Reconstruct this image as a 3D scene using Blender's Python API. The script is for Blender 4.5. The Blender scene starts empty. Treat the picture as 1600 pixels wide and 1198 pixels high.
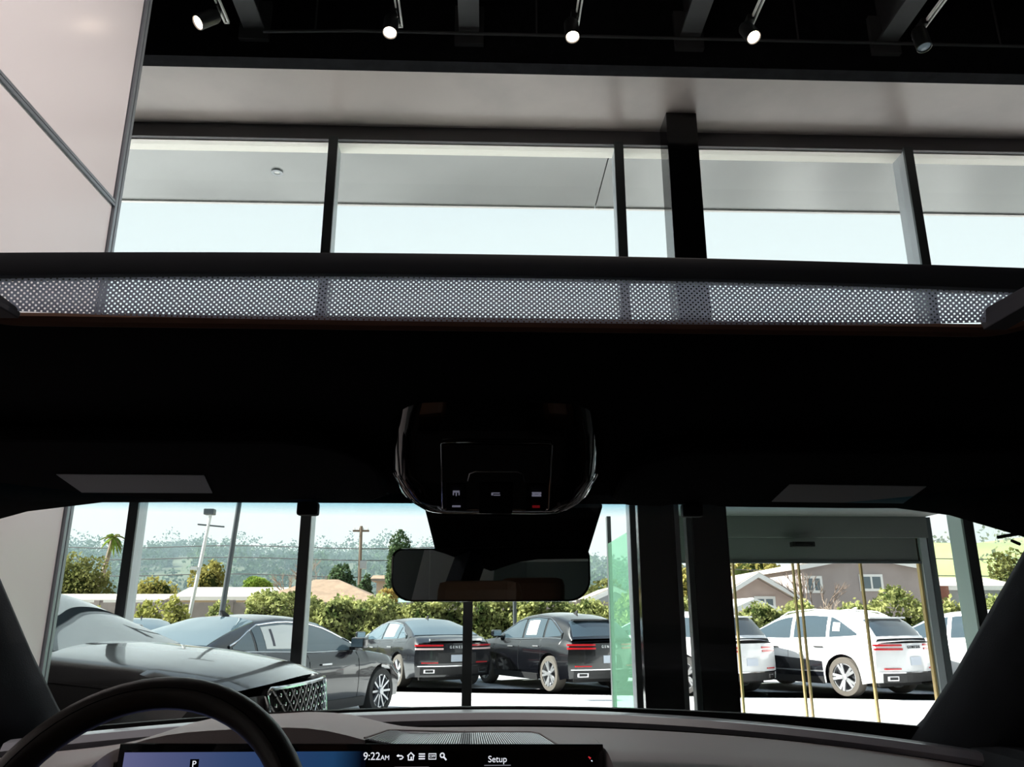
import bpy, bmesh, math, random
import numpy as np
from mathutils import Vector, Matrix
random.seed(7); RNG = np.random.default_rng(7)
scene = bpy.context.scene
COL = scene.collection
PI = math.pi
# ------------------------------------------------------------------ camera
cam_d = bpy.data.cameras.new('camera'); cam = bpy.data.objects.new('camera', cam_d); COL.objects.link(cam)
cam_d.sensor_width = 36; cam_d.lens = 36 * 1246 / 1600; cam_d.clip_start = 0.02; cam_d.clip_end = 2000
cam.location = (-0.015, 0, 1.40)
cam.rotation_euler = (math.radians(90 + 16.4), 0, math.radians(-1.9))
scene.camera = cam
# ------------------------------------------------------------------ sky, sun, exposure
world = bpy.data.worlds.new('sky'); scene.world = world; world.use_nodes = True
wn = world.node_tree.nodes; wl = world.node_tree.links; wn.clear()
w_out = wn.new('ShaderNodeOutputWorld'); w_bg = wn.new('ShaderNodeBackground')
w_tc = wn.new('ShaderNodeTexCoord'); w_sep = wn.new('ShaderNodeSeparateXYZ'); w_ramp = wn.new('ShaderNodeValToRGB')
w_ramp.color_ramp.elements[0].position = 0.0; w_ramp.color_ramp.elements[0].color = (0.87, 0.92, 0.925, 1)
w_ramp.color_ramp.elements[1].position = 1.0; w_ramp.color_ramp.elements[1].color = (0.50, 0.68, 0.95, 1)
e_ = w_ramp.color_ramp.elements.new(0.45); e_.color = (0.84, 0.92, 0.945, 1)
wl.new(w_tc.outputs['Generated'], w_sep.inputs[0]); wl.new(w_sep.outputs['Z'], w_ramp.inputs[0])
wl.new(w_ramp.outputs[0], w_bg.inputs[0]); w_bg.inputs[1].default_value = 1.02
wl.new(w_bg.outputs[0], w_out.inputs[0])
sun_d = bpy.data.lights.new('sun', 'SUN'); sun = bpy.data.objects.new('sun', sun_d); COL.objects.link(sun)
sun_d.energy = 19.0; sun_d.angle = 0.01; sun_d.color = (1.0, 0.965, 0.91)
sun.rotation_euler = Vector((-0.80, 0.06, 0.60)).to_track_quat('Z', 'Y').to_euler()
sun.location = (-30, 10, 40)
vs = scene.view_settings
vs.view_transform = 'Standard'; vs.look = 'None'; vs.gamma = 1; vs.use_curve_mapping = False
vs.exposure = 0.0
scene.cycles.max_bounces = 10; scene.cycles.transparent_max_bounces = 24; scene.cycles.sample_clamp_indirect = 6

# ------------------------------------------------------------------ materials
MATS = {}
def _new(name):
    m = bpy.data.materials.new(name); m.use_nodes = True; MATS[name] = m
    return m, m.node_tree.nodes, m.node_tree.links
def pbr(name, col, rough=0.5, metal=0.0, coat=0.0, emit=None, estr=0.0, spec=0.5, var=0.0, scale=8.0, bump=0.0, bscale=80.0, col2=None, sheen=0.0):
    m, n, l = _new(name); b = n['Principled BSDF']
    b.inputs['Base Color'].default_value = (*col, 1); b.inputs['Roughness'].default_value = rough
    b.inputs['Metallic'].default_value = metal; b.inputs['Specular IOR Level'].default_value = spec
    b.inputs['Coat Weight'].default_value = coat; b.inputs['Coat Roughness'].default_value = 0.03
    b.inputs['Sheen Weight'].default_value = sheen
    if emit: b.inputs['Emission Color'].default_value = (*emit, 1); b.inputs['Emission Strength'].default_value = estr
    tc = n.new('ShaderNodeTexCoord')
    if var or col2:
        nz = n.new('ShaderNodeTexNoise'); nz.inputs['Scale'].default_value = scale; nz.inputs['Detail'].default_value = 4
        rp = n.new('ShaderNodeValToRGB'); l.new(tc.outputs['Object'], nz.inputs['Vector'])
        rp.color_ramp.elements[0].position = 0.36; rp.color_ramp.elements[1].position = 0.64
        c2 = col2 or tuple(min(1, c * (1 + var)) for c in col)
        c1 = col if col2 else tuple(c * (1 - var) for c in col)
        rp.color_ramp.elements[0].color = (*c1, 1); rp.color_ramp.elements[1].color = (*c2, 1)
        l.new(nz.outputs['Fac'], rp.inputs[0]); l.new(rp.outputs[0], b.inputs['Base Color'])
    if bump:
        nb = n.new('ShaderNodeTexNoise'); nb.inputs['Scale'].default_value = bscale; nb.inputs['Detail'].default_value = 3
        bp = n.new('ShaderNodeBump'); bp.inputs['Strength'].default_value = bump; bp.inputs['Distance'].default_value = 0.01
        l.new(tc.outputs['Object'], nb.inputs['Vector']); l.new(nb.outputs['Fac'], bp.inputs['Height']); l.new(bp.outputs[0], b.inputs['Normal'])
    return m
def glass(name, tint=(1, 1, 1), refl=0.6, rough=0.0, band=None):
    m, n, l = _new(name); n.clear()
    o = n.new('ShaderNodeOutputMaterial'); mx = n.new('ShaderNodeMixShader'); t = n.new('ShaderNodeBsdfTransparent'); g = n.new('ShaderNodeBsdfGlossy')
    lw = n.new('ShaderNodeLayerWeight'); pw = n.new('ShaderNodeMath'); pw.operation = 'POWER'; pw.inputs[1].default_value = 5.0   # Schlick, the same from both sides
    lw.inputs[0].default_value = 0.5; l.new(lw.outputs['Facing'], pw.inputs[0])
    ma = n.new('ShaderNodeMath'); ma.operation = 'MULTIPLY_ADD'; ma.inputs[1].default_value = 0.96; ma.inputs[2].default_value = 0.04; l.new(pw.outputs[0], ma.inputs[0])
    mu = n.new('ShaderNodeMath'); mu.operation = 'MULTIPLY'; mu.inputs[1].default_value = refl
    t.inputs[0].default_value = (*tint, 1); g.inputs['Roughness'].default_value = rough
    l.new(ma.outputs[0], mu.inputs[0]); l.new(mu.outputs[0], mx.inputs[0]); l.new(t.outputs[0], mx.inputs[1]); l.new(g.outputs[0], mx.inputs[2]); l.new(mx.outputs[0], o.inputs[0])
    if band:   # shaded band along the top of a windscreen: (z0, z1, colour)
        tc = n.new('ShaderNodeTexCoord'); sp = n.new('ShaderNodeSeparateXYZ'); mr = n.new('ShaderNodeMapRange'); mc = n.new('ShaderNodeMix'); mc.data_type = 'RGBA'
        mr.inputs['From Min'].default_value = band[0]; mr.inputs['From Max'].default_value = band[1]
        l.new(tc.outputs['Object'], sp.inputs[0]); l.new(sp.outputs['Z'], mr.inputs['Value']); l.new(mr.outputs[0], mc.inputs[0])
        mc.inputs[6].default_value = (*tint, 1); mc.inputs[7].default_value = (*band[2], 1); l.new(mc.outputs[2], t.inputs[0])
    return m
def leafmat(name, c1, c2, scale=1.2, trans=0.35):
    m, n, l = _new(name); n.clear()
    o = n.new('ShaderNodeOutputMaterial'); mx = n.new('ShaderNodeMixShader'); d = n.new('ShaderNodeBsdfDiffuse'); t = n.new('ShaderNodeBsdfTranslucent')
    tc = n.new('ShaderNodeTexCoord'); nz = n.new('ShaderNodeTexNoise'); nz.inputs['Scale'].default_value = scale; nz.inputs['Detail'].default_value = 5; nz.inputs['Roughness'].default_value = 0.7
    rp = n.new('ShaderNodeValToRGB'); rp.color_ramp.elements[0].position = 0.38; rp.color_ramp.elements[1].position = 0.62
    rp.color_ramp.elements[0].color = (*c1, 1); rp.color_ramp.elements[1].color = (*c2, 1)
    l.new(tc.outputs['Object'], nz.inputs[0]); l.new(nz.outputs['Fac'], rp.inputs[0])
    l.new(rp.outputs[0], d.inputs[0]); l.new(rp.outputs[0], t.inputs[0]); mx.inputs[0].default_value = trans
    l.new(d.outputs[0], mx.inputs[1]); l.new(t.outputs[0], mx.inputs[2]); l.new(mx.outputs[0], o.inputs[0])
    return m
def stripes_mat(name, c1, c2, axis, period, duty, rough=0.5):
    m, n, l = _new(name); b = n['Principled BSDF']; b.inputs['Roughness'].default_value = rough
    tc = n.new('ShaderNodeTexCoord'); sp = n.new('ShaderNodeSeparateXYZ'); l.new(tc.outputs['Object'], sp.inputs[0])
    a = n.new('ShaderNodeMath'); a.operation = 'DIVIDE'; a.inputs[1].default_value = period; l.new(sp.outputs[axis], a.inputs[0])
    f = n.new('ShaderNodeMath'); f.operation = 'FRACT'; l.new(a.outputs[0], f.inputs[0])
    g = n.new('ShaderNodeMath'); g.operation = 'LESS_THAN'; g.inputs[1].default_value = duty; l.new(f.outputs[0], g.inputs[0])
    mc = n.new('ShaderNodeMix'); mc.data_type = 'RGBA'; mc.inputs[6].default_value = (*c1, 1); mc.inputs[7].default_value = (*c2, 1)
    l.new(g.outputs[0], mc.inputs[0]); l.new(mc.outputs[2], b.inputs['Base Color'])
    return m

# setting
pbr('ceiling_paint', (0.013, 0.013, 0.015), 0.9, spec=0.05, var=0.2)
pbr('beam_paint', (0.07, 0.07, 0.072), 0.7, spec=0.2)
pbr('black_steel', (0.004, 0.004, 0.005), 0.09)
pbr('mullion_alu', (0.50, 0.53, 0.57), 0.4, 0.1)
pbr('head_alu', (0.10, 0.095, 0.10), 0.45, 0.2)
pbr('cream_head', (0.93, 0.89, 0.82), 0.5)
pbr('plaster_gloss', (0.43, 0.37, 0.345), 0.30, var=0.10, scale=1.2, bump=0.15, bscale=3.0)
pbr('soffit_metal', (0.34, 0.345, 0.34), 0.25, 0.4, var=0.05, scale=0.8)
pbr('fascia_metal', (0.70, 0.68, 0.66), 0.45, 0.4)
pbr('panel_white', (0.82, 0.765, 0.79), 0.16)
pbr('panel_frame', (0.30, 0.325, 0.36), 0.35, 0.6)
pbr('wall_white', (0.62, 0.60, 0.58), 0.7)
pbr('wall_dark', (0.10, 0.10, 0.105), 0.7)
pbr('tile_floor', (0.33, 0.32, 0.31), 0.22, var=0.06, scale=2)
pbr('lamp_black', (0.012, 0.012, 0.012), 0.35)
pbr('lamp_lens', (1, 0.9, 0.8), 0.3, emit=(1.0, 0.80, 0.62), estr=9)
pbr('lamp_off', (0.35, 0.42, 0.5), 0.1)
pbr('rail_white', (0.75, 0.74, 0.70), 0.35)
pbr('gold_edge', (0.50, 0.36, 0.16), 0.3, 0.6)
pbr('grey_metal', (0.36, 0.38, 0.40), 0.35, 0.5)
pbr('dark_alu', (0.07, 0.08, 0.085), 0.4, 0.3)
pbr('vest_ceiling', (0.10, 0.10, 0.10), 0.6)
glass('clear_pane', (0.955, 0.98, 0.97), 0.30)

glass('door_pane', (0.97, 0.98, 0.97), 0.35)
# outside
pbr('concrete', (0.60, 0.60, 0.605), 0.8, var=0.05, scale=0.6)
pbr('asphalt', (0.44, 0.45, 0.46), 0.85, var=0.15, scale=1.5)
pbr('grass_hill', (0.20, 0.27, 0.07), 0.9, col2=(0.30, 0.36, 0.12), scale=0.03)
pbr('dirt', (0.26, 0.22, 0.15), 0.9, var=0.25, scale=0.15)
pbr('stucco_mauve', (0.34, 0.295, 0.285), 0.85, var=0.05, scale=2)
pbr('stucco_pink', (0.50, 0.40, 0.36), 0.85, var=0.05, scale=2)
pbr('stucco_cream', (0.52, 0.44, 0.33), 0.85)
pbr('siding_blue', (0.34, 0.38, 0.42), 0.8)
pbr('white_trim', (0.78, 0.78, 0.76), 0.5)
pbr('roof_tan', (0.27, 0.185, 0.125), 0.85, var=0.15, scale=3)
pbr('roof_pale', (0.42, 0.37, 0.32), 0.85, var=0.1, scale=3)
pbr('roof_teal', (0.22, 0.40, 0.36), 0.7)
pbr('block_wall', (0.27, 0.225, 0.20), 0.9, var=0.1, scale=3)
pbr('brick', (0.25, 0.10, 0.07), 0.9)
pbr('house_glass', (0.10, 0.14, 0.16), 0.05, spec=0.8)
pbr('bark', (0.15, 0.11, 0.085), 0.9, var=0.3, scale=6)
pbr('pale_bark', (0.30, 0.24, 0.19), 0.9, var=0.2, scale=6)
pbr('pole_wood', (0.16, 0.12, 0.09), 0.9)
pbr('pole_white', (0.62, 0.62, 0.60), 0.5)
pbr('wire', (0.07, 0.07, 0.075), 0.8)
leafmat('leaf_hedge', (0.055, 0.085, 0.025), (0.50, 0.51, 0.20), 1.7)
leafmat('leaf_shrub', (0.14, 0.16, 0.035), (0.46, 0.44, 0.14), 1.6)
pbr('wood_floor', (0.05, 0.075, 0.035), 0.9, var=0.3, scale=0.05)
leafmat('leaf_olive', (0.07, 0.085, 0.025), (0.24, 0.24, 0.09), 0.7)
leafmat('leaf_yellow', (0.16, 0.15, 0.035), (0.40, 0.36, 0.12), 0.9)
leafmat('leaf_green', (0.07, 0.14, 0.02), (0.30, 0.40, 0.08), 0.8)
leafmat('leaf_pine', (0.028, 0.055, 0.025), (0.11, 0.16, 0.075), 1.2, 0.2)
leafmat('leaf_orange', (0.22, 0.15, 0.04), (0.46, 0.34, 0.11), 1.2)
leafmat('leaf_far', (0.03, 0.065, 0.035), (0.09, 0.15, 0.075), 0.05, 0.1)
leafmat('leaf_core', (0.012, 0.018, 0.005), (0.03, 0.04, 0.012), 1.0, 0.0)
# cars
pbr('paint_black', (0.0015, 0.0018, 0.003), 0.22, 0.0, coat=1.0)
pbr('paint_onyx', (0.055, 0.055, 0.057), 0.28, 0.6, coat=1.0)
pbr('paint_navy', (0.0015, 0.002, 0.005), 0.22, 0.0, coat=1.0)
pbr('paint_graphite', (0.006, 0.007, 0.010), 0.22, 0.0, coat=1.0)
pbr('paint_white', (0.72, 0.73, 0.74), 0.25, 0.0, coat=0.8)
pbr('car_glass', (0.035, 0.055, 0.07), 0.03, 0.0, spec=1.0, coat=0.6)
pbr('car_glass_light', (0.07, 0.11, 0.135), 0.03, 0.0, spec=1.0, coat=0.6)
pbr('chrome', (0.72, 0.73, 0.75), 0.12, 1.0)
pbr('satin_silver', (0.62, 0.63, 0.65), 0.28, 0.9)
pbr('black_plastic', (0.015, 0.015, 0.016), 0.5)
pbr('rubber', (0.035, 0.034, 0.033), 0.8)
pbr('rubber_dusty', (0.085, 0.075, 0.064), 0.9)
pbr('alloy', (0.55, 0.56, 0.58), 0.3, 0.8)
pbr('alloy_dark', (0.10, 0.10, 0.11), 0.3, 0.8)
pbr('tail_red', (0.55, 0.012, 0.018), 0.2, coat=0.6)
pbr('tail_pale', (0.85, 0.60, 0.58), 0.2, coat=0.6)
pbr('paper', (0.80, 0.80, 0.78), 0.8)
pbr('paper_print', (0.10, 0.10, 0.12), 0.8)
pbr('plate', (0.55, 0.60, 0.68), 0.5)
# cabin
pbr('suede_black', (0.006, 0.0062, 0.007), 0.95, spec=0.1, bump=0.1, bscale=600)
pbr('suede_lip', (0.15, 0.075, 0.048), 0.8, spec=0.2)
pbr('roof_metal', (0.012, 0.012, 0.014), 0.3, coat=0.5)
pbr('deflector_plastic', (0.010, 0.012, 0.018), 0.4)
pbr('arm_plastic', (0.05, 0.05, 0.062), 0.55)
pbr('piano_black', (0.004, 0.004, 0.005), 0.06, coat=1.0)
pbr('matte_black', (0.005, 0.005, 0.0055), 0.6, spec=0.2)
pbr('pillar_cloth', (0.034, 0.040, 0.047), 0.9, spec=0.15, bump=0.1, bscale=500)
pbr('dash_leather', (0.29, 0.25, 0.255), 0.5, spec=0.5, bump=0.08, bscale=700)
pbr('ledge_leather', (0.27, 0.27, 0.31), 0.30, spec=0.8, coat=0.5)  # grey-blue carries the sky's reflection on the ledge, put into the base colour
pbr('wheel_leather', (0.045, 0.038, 0.034), 0.40, spec=0.6, bump=0.05, bscale=600)
pbr('seat_brown', (0.16, 0.075, 0.04), 0.55)
pbr('mirror', (0.55, 0.57, 0.57), 0.01, 1.0)
pbr('label_grey', (0.42, 0.46, 0.48), 0.6)
pbr('label_cream', (0.30, 0.26, 0.14), 0.6)
pbr('screen_black', (0.002, 0.002, 0.003), 0.12)
pbr('icon_white', (0.8, 0.8, 0.8), 0.5, emit=(0.9, 0.93, 1.0), estr=0.85)
pbr('icon_grey', (0.3, 0.3, 0.3), 0.5, emit=(0.8, 0.8, 0.95), estr=0.22)
pbr('icon_red', (0.5, 0.02, 0.03), 0.5, emit=(1.0, 0.05, 0.07), estr=0.5)
pbr('icon_dim_red', (0.2, 0.01, 0.01), 0.5, emit=(0.6, 0.02, 0.03), estr=0.12)
pbr('icon_dim', (0.2, 0.2, 0.25), 0.5, emit=(0.6, 0.6, 0.8), estr=0.16)
glass('windscreen', (0.965, 0.985, 0.98), 0.30, band=(1.527, 1.548, (0.05, 0.42, 0.58)))
glass('side_glass', (0.55, 0.6, 0.6), 0.4)
def _screen():
    m, n, l = _new('screen_blue'); b = n['Principled BSDF']; b.inputs['Base Color'].default_value = (0.002, 0.002, 0.004, 1); b.inputs['Roughness'].default_value = 0.15
    tc = n.new('ShaderNodeTexCoord'); sp = n.new('ShaderNodeSeparateXYZ'); l.new(tc.outputs['Object'], sp.inputs[0])
    mr = n.new('ShaderNodeMapRange'); mr.inputs['From Min'].default_value = -0.475; mr.inputs['From Max'].default_value = -0.17; l.new(sp.outputs['X'], mr.inputs['Value'])
    rp = n.new('ShaderNodeValToRGB'); cr = rp.color_ramp
    cr.elements[0].position = 0; cr.elements[0].color = (0.13, 0.135, 0.27, 1); cr.elements[1].position = 1; cr.elements[1].color = (0.001, 0.002, 0.006, 1)
    for p, c in ((0.18, (0.085, 0.10, 0.22)), (0.45, (0.04, 0.07, 0.17)), (0.70, (0.02, 0.05, 0.14)), (0.88, (0.012, 0.05, 0.13))):
        q = cr.elements.new(p); q.color = (*c, 1)
    l.new(mr.outputs[0], rp.inputs[0]); l.new(rp.outputs[0], b.inputs['Emission Color']); b.inputs['Emission Strength'].default_value = 0.9
_screen()
def _meshcloth():
    m, n, l = _new('deflector_net'); n.clear()
    o = n.new('ShaderNodeOutputMaterial'); mx = n.new('ShaderNodeMixShader'); t = n.new('ShaderNodeBsdfTransparent'); d = n.new('ShaderNodeBsdfPrincipled')
    d.inputs['Base Color'].default_value = (0.10, 0.105, 0.135, 1); d.inputs['Roughness'].default_value = 0.5
    tl = n.new('ShaderNodeBsdfTranslucent'); tl.inputs[0].default_value = (0.55, 0.57, 0.72, 1); m2 = n.new('ShaderNodeMixShader'); m2.inputs[0].default_value = 0.55
    l.new(d.outputs[0], m2.inputs[1]); l.new(tl.outputs[0], m2.inputs[2])
    tc = n.new('ShaderNodeTexCoord'); mp = n.new('ShaderNodeMapping'); mp.inputs['Rotation'].default_value = (0, math.radians(45), 0); mp.inputs['Scale'].default_value = (300, 0.001, 300)
    l.new(tc.outputs['Object'], mp.inputs[0])
    # hexagonal-looking pinholes: product of two sines on a grid turned 45 degrees
    sp = n.new('ShaderNodeSeparateXYZ'); l.new(mp.outputs[0], sp.inputs[0])
    def sn(ax, k):
        a = n.new('ShaderNodeMath'); a.operation = 'MULTIPLY'; a.inputs[1].default_value = 2 * PI * k; l.new(sp.outputs[ax], a.inputs[0])
        s = n.new('ShaderNodeMath'); s.operation = 'SINE'; l.new(a.outputs[0], s.inputs[0]); return s
    s1, s2 = sn('X', 1), sn('Z', 1)
    pr = n.new('ShaderNodeMath'); pr.operation = 'ADD'; l.new(s1.outputs[0], pr.inputs[0]); l.new(s2.outputs[0], pr.inputs[1])
    gt = n.new('ShaderNodeMath'); gt.operation = 'GREATER_THAN'; gt.inputs[1].default_value = 0.95; l.new(pr.outputs[0], gt.inputs[0])
    l.new(gt.outputs[0], mx.inputs[0]); l.new(m2.outputs[0], mx.inputs[1]); l.new(t.outputs[0], mx.inputs[2]); l.new(mx.outputs[0], o.inputs[0])
_meshcloth()
def _reflection_film(name, tint, col, k):
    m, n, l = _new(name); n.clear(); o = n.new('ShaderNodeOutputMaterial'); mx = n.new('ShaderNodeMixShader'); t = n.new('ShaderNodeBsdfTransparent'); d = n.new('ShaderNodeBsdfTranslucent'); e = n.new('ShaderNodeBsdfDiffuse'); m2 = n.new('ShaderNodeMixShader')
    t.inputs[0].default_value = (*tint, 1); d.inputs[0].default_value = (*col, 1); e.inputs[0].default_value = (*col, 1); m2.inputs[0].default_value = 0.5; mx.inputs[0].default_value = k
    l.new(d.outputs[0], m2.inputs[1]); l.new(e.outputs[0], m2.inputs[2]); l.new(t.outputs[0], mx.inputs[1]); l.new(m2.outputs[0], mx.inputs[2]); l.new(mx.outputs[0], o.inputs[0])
_reflection_film('foliage_reflection_pane', (0.74, 0.93, 0.82), (0.22, 0.38, 0.29), 0.25)  # green stands for foliage mirrored in clear glass, put into the pane colour
def _haze(name, col, dens):
    m, n, l = _new(name); n.clear(); o = n.new('ShaderNodeOutputMaterial'); v = n.new('ShaderNodeVolumeScatter'); v.inputs['Color'].default_value = (*col, 1); v.inputs['Density'].default_value = dens; v.inputs['Anisotropy'].default_value = 0.0
    l.new(v.outputs[0], o.inputs['Volume'])
_haze('haze', (0.60, 0.84, 0.95), 0.0022)

# ------------------------------------------------------------------ mesh helpers
class MB:
    def __init__(s): s.v = []; s.f = []
    def add(s, v, f):
        k = len(s.v); s.v += [tuple(p) for p in v]; s.f += [tuple(i + k for i in q) for q in f]; return s
    def box(s, a, b, rot=None, piv=None):
        (x0, y0, z0), (x1, y1, z1) = a, b
        v = [(x0, y0, z0), (x1, y0, z0), (x1, y1, z0), (x0, y1, z0), (x0, y0, z1), (x1, y0, z1), (x1, y1, z1), (x0, y1, z1)]
        if rot is not None:
            p = Vector(piv) if piv else Vector(((x0 + x1) / 2, (y0 + y1) / 2, (z0 + z1) / 2))
            v = [tuple(rot @ (Vector(q) - p) + p) for q in v]
        return s.add(v, [(0, 3, 2, 1), (4, 5, 6, 7), (0, 1, 5, 4), (1, 2, 6, 5), (2, 3, 7, 6), (3, 0, 4, 7)])
    def cbox(s, c, d, rot=None): return s.box([c[i] - d[i] / 2 for i in range(3)], [c[i] + d[i] / 2 for i in range(3)], rot)
    def bar(s, p, q, w, h=None, up=(0, 0, 1)):
        p, q = Vector(p), Vector(q); h = h or w; d = (q - p).normalized(); u = Vector(up)
        if abs(d.dot(u)) > 0.98: u = Vector((0, 1, 0))
        a = d.cross(u).normalized() * w / 2; b = a.cross(d).normalized() * h / 2
        v = [p - a - b, p + a - b, p + a + b, p - a + b, q - a - b, q + a - b, q + a + b, q - a + b]
        return s.add(v, [(0, 1, 2, 3), (7, 6, 5, 4), (0, 4, 5, 1), (1, 5, 6, 2), (2, 6, 7, 3), (3, 7, 4, 0)])
    def tube(s, pts, r, n=8, closed=False, cap=True):
        pts = [Vector(p) for p in pts]; m = len(pts); rr = r if hasattr(r, '__len__') else [r] * m; rings = []
        prev = None
        for i in range(m):
            a = pts[(i - 1) % m] if (closed or i > 0) else pts[i]; b = pts[(i + 1) % m] if (closed or i < m - 1) else pts[i]
            d = (b - a).normalized()
            if prev is None:
                u = Vector((0, 0, 1)) if abs(d.z) < 0.9 else Vector((1, 0, 0)); e1 = d.cross(u).normalized()
            else: e1 = (prev - d * prev.dot(d)).normalized()
            prev = e1; e2 = d.cross(e1)
            rings.append([pts[i] + (e1 * math.cos(2 * PI * k / n) + e2 * math.sin(2 * PI * k / n)) * rr[i] for k in range(n)])
        v = [p for g in rings for p in g]; f = []
        for i in range(m if closed else m - 1):
            j = (i + 1) % m
            for k in range(n): f.append((i * n + k, i * n + (k + 1) % n, j * n + (k + 1) % n, j * n + k))
        if cap and not closed: f.append(tuple(range(n - 1, -1, -1))); f.append(tuple((m - 1) * n + k for k in range(n)))
        return s.add(v, f)
    def lathe(s, prof, n=24, axis='z', c=(0, 0, 0)):
        v = []; f = []; m = len(prof)
        for k in range(n):
            a = 2 * PI * k / n
            for (r, h) in prof:
                x, y = r * math.cos(a), r * math.sin(a)
                p = (x, y, h) if axis == 'z' else ((x, h, y) if axis == 'y' else (h, x, y))
                v.append((p[0] + c[0], p[1] + c[1], p[2] + c[2]))
        for k in range(n):
            for i in range(m - 1):
                q = (k * m + i, ((k + 1) % n) * m + i, ((k + 1) % n) * m + i + 1, k * m + i + 1); f.append(q)
        return s.add(v, f)
    def prism(s, poly, fn0, fn1):
        """closed solid between two maps of one 2D outline"""
        n = len(poly); v = [fn0(*p) for p in poly] + [fn1(*p) for p in poly]
        f = [tuple(range(n - 1, -1, -1)), tuple(range(n, 2 * n))] + [(i, (i + 1) % n, n + (i + 1) % n, n + i) for i in range(n)]
        return s.add(v, f)
    def grid(s, fn, nu, nv):
        v = [fn(i / nu, j / nv) for i in range(nu + 1) for j in range(nv + 1)]
        f = [(i * (nv + 1) + j, (i + 1) * (nv + 1) + j, (i + 1) * (nv + 1) + j + 1, i * (nv + 1) + j + 1) for i in range(nu) for j in range(nv)]
        return s.add(v, f)
    def slab(s, fn, nu, nv, t0, t1):
        """closed slab on a surface fn(u, v, offset)"""
        A = [fn(i / nu, j / nv, t1) for i in range(nu + 1) for j in range(nv + 1)]
        B = [fn(i / nu, j / nv, t0) for i in range(nu + 1) for j in range(nv + 1)]
        N = (nu + 1) * (nv + 1); id_ = lambda i, j: i * (nv + 1) + j; f = []
        for i in range(nu):
            for j in range(nv):
                q = (id_(i, j), id_(i + 1, j), id_(i + 1, j + 1), id_(i, j + 1)); f.append(q); f.append(tuple(k + N for k in reversed(q)))
        for i in range(nu):
            f.append((id_(i, 0) + N, id_(i + 1, 0) + N, id_(i + 1, 0), id_(i, 0))); f.append((id_(i, nv), id_(i + 1, nv), id_(i + 1, nv) + N, id_(i, nv) + N))
        for j in range(nv):
            f.append((id_(0, j), id_(0, j + 1), id_(0, j + 1) + N, id_(0, j) + N)); f.append((id_(nu, j) + N, id_(nu, j + 1) + N, id_(nu, j + 1), id_(nu, j)))
        return s.add(A + B, f)
    def build(s, name, mat, parent=None, smooth=False, bevel=0.0, label=None, loc=None, seg=2, weld=0.0):
        me = bpy.data.meshes.new(name); me.from_pydata([tuple(p) for p in s.v], [], s.f)
        bm = bmesh.new(); bm.from_mesh(me)
        if weld: bmesh.ops.remove_doubles(bm, verts=bm.verts, dist=weld)
        bmesh.ops.recalc_face_normals(bm, faces=bm.faces)
        if bevel: bmesh.ops.bevel(bm, geom=[e for e in bm.edges if e.is_manifold and e.calc_face_angle(0) > 0.5], offset=bevel, segments=seg, affect='EDGES', profile=0.6)
        if smooth:
            for f in bm.faces: f.smooth = True
            lim = smooth if isinstance(smooth, float) else 0.7
            for e in bm.edges:
                if e.is_manifold and e.calc_face_angle(0) > lim: e.smooth = False
        bm.to_mesh(me); bm.free()
        me.materials.append(MATS[mat]); o = bpy.data.objects.new(name, me); COL.objects.link(o)
        if parent: o.parent = parent
        if loc: o.location = loc
        if label: o['label'] = label
        return o
def tag(o, label=None, cat=None, group=None, kind=None):
    if label: o['label'] = label
    if cat: o['category'] = cat
    if group: o['group'] = group
    if kind: o['kind'] = kind
    return o
def empty(name, loc=(0, 0, 0), rz=0.0, label=None, cat=None, group=None, kind=None, sc=1.0):
    o = bpy.data.objects.new(name, None); COL.objects.link(o); o.location = loc; o.rotation_euler = (0, 0, rz); o.scale = (sc, sc, sc)
    o.empty_display_size = 0.1
    return tag(o, label, cat, group, kind)
def struct(name, mb, mat, **k):
    o = mb.build(name, mat, **k); o['kind'] = 'structure'; return o
def rrect(x0, x1, y0, y1, r, n=5, r2=None):
    r2 = r if r2 is None else r2; out = []
    for (cx, cy, a0, q) in ((x1 - r, y0 + r, -90, r), (x1 - r2, y1 - r2, 0, r2), (x0 + r2, y1 - r2, 90, r2), (x0 + r, y0 + r, 180, r)):
        for k in range(n + 1):
            a = math.radians(a0 + 90 * k / n); out.append((cx + q * math.cos(a), cy + q * math.sin(a)))
    return out
def text_mesh(name, body, size, mat, parent, M, depth=0.0005, align='CENTER', label=None):
    cu = bpy.data.curves.new(name, 'FONT'); cu.body = body; cu.size = size; cu.extrude = depth; cu.align_x = align; cu.align_y = 'CENTER'
    t = bpy.data.objects.new(name, cu); COL.objects.link(t); bpy.context.view_layer.update()
    me = bpy.data.meshes.new_from_object(t.evaluated_get(bpy.context.evaluated_depsgraph_get()))
    bpy.data.objects.remove(t); bpy.data.curves.remove(cu)
    me.transform(M); me.materials.clear(); me.materials.append(MATS[mat])
    o = bpy.data.objects.new(name, me); COL.objects.link(o); o.parent = parent
    if label: o['label'] = label
    return o
def fast_mesh(name, V, quads, mat, parent=None):
    me = bpy.data.meshes.new(name); V = np.asarray(V, np.float32); Q = np.asarray(quads, np.int32)
    me.vertices.add(len(V)); me.vertices.foreach_set('co', V.ravel()); k = Q.shape[1]
    me.loops.add(Q.size); me.loops.foreach_set('vertex_index', Q.ravel())
    me.polygons.add(len(Q)); me.polygons.foreach_set('loop_start', np.arange(0, Q.size, k, dtype=np.int32)); me.polygons.foreach_set('loop_total', np.full(len(Q), k, np.int32))
    me.update(calc_edges=True); me.materials.append(MATS[mat]); o = bpy.data.objects.new(name, me); COL.objects.link(o)
    if parent: o.parent = parent
    return o
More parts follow.
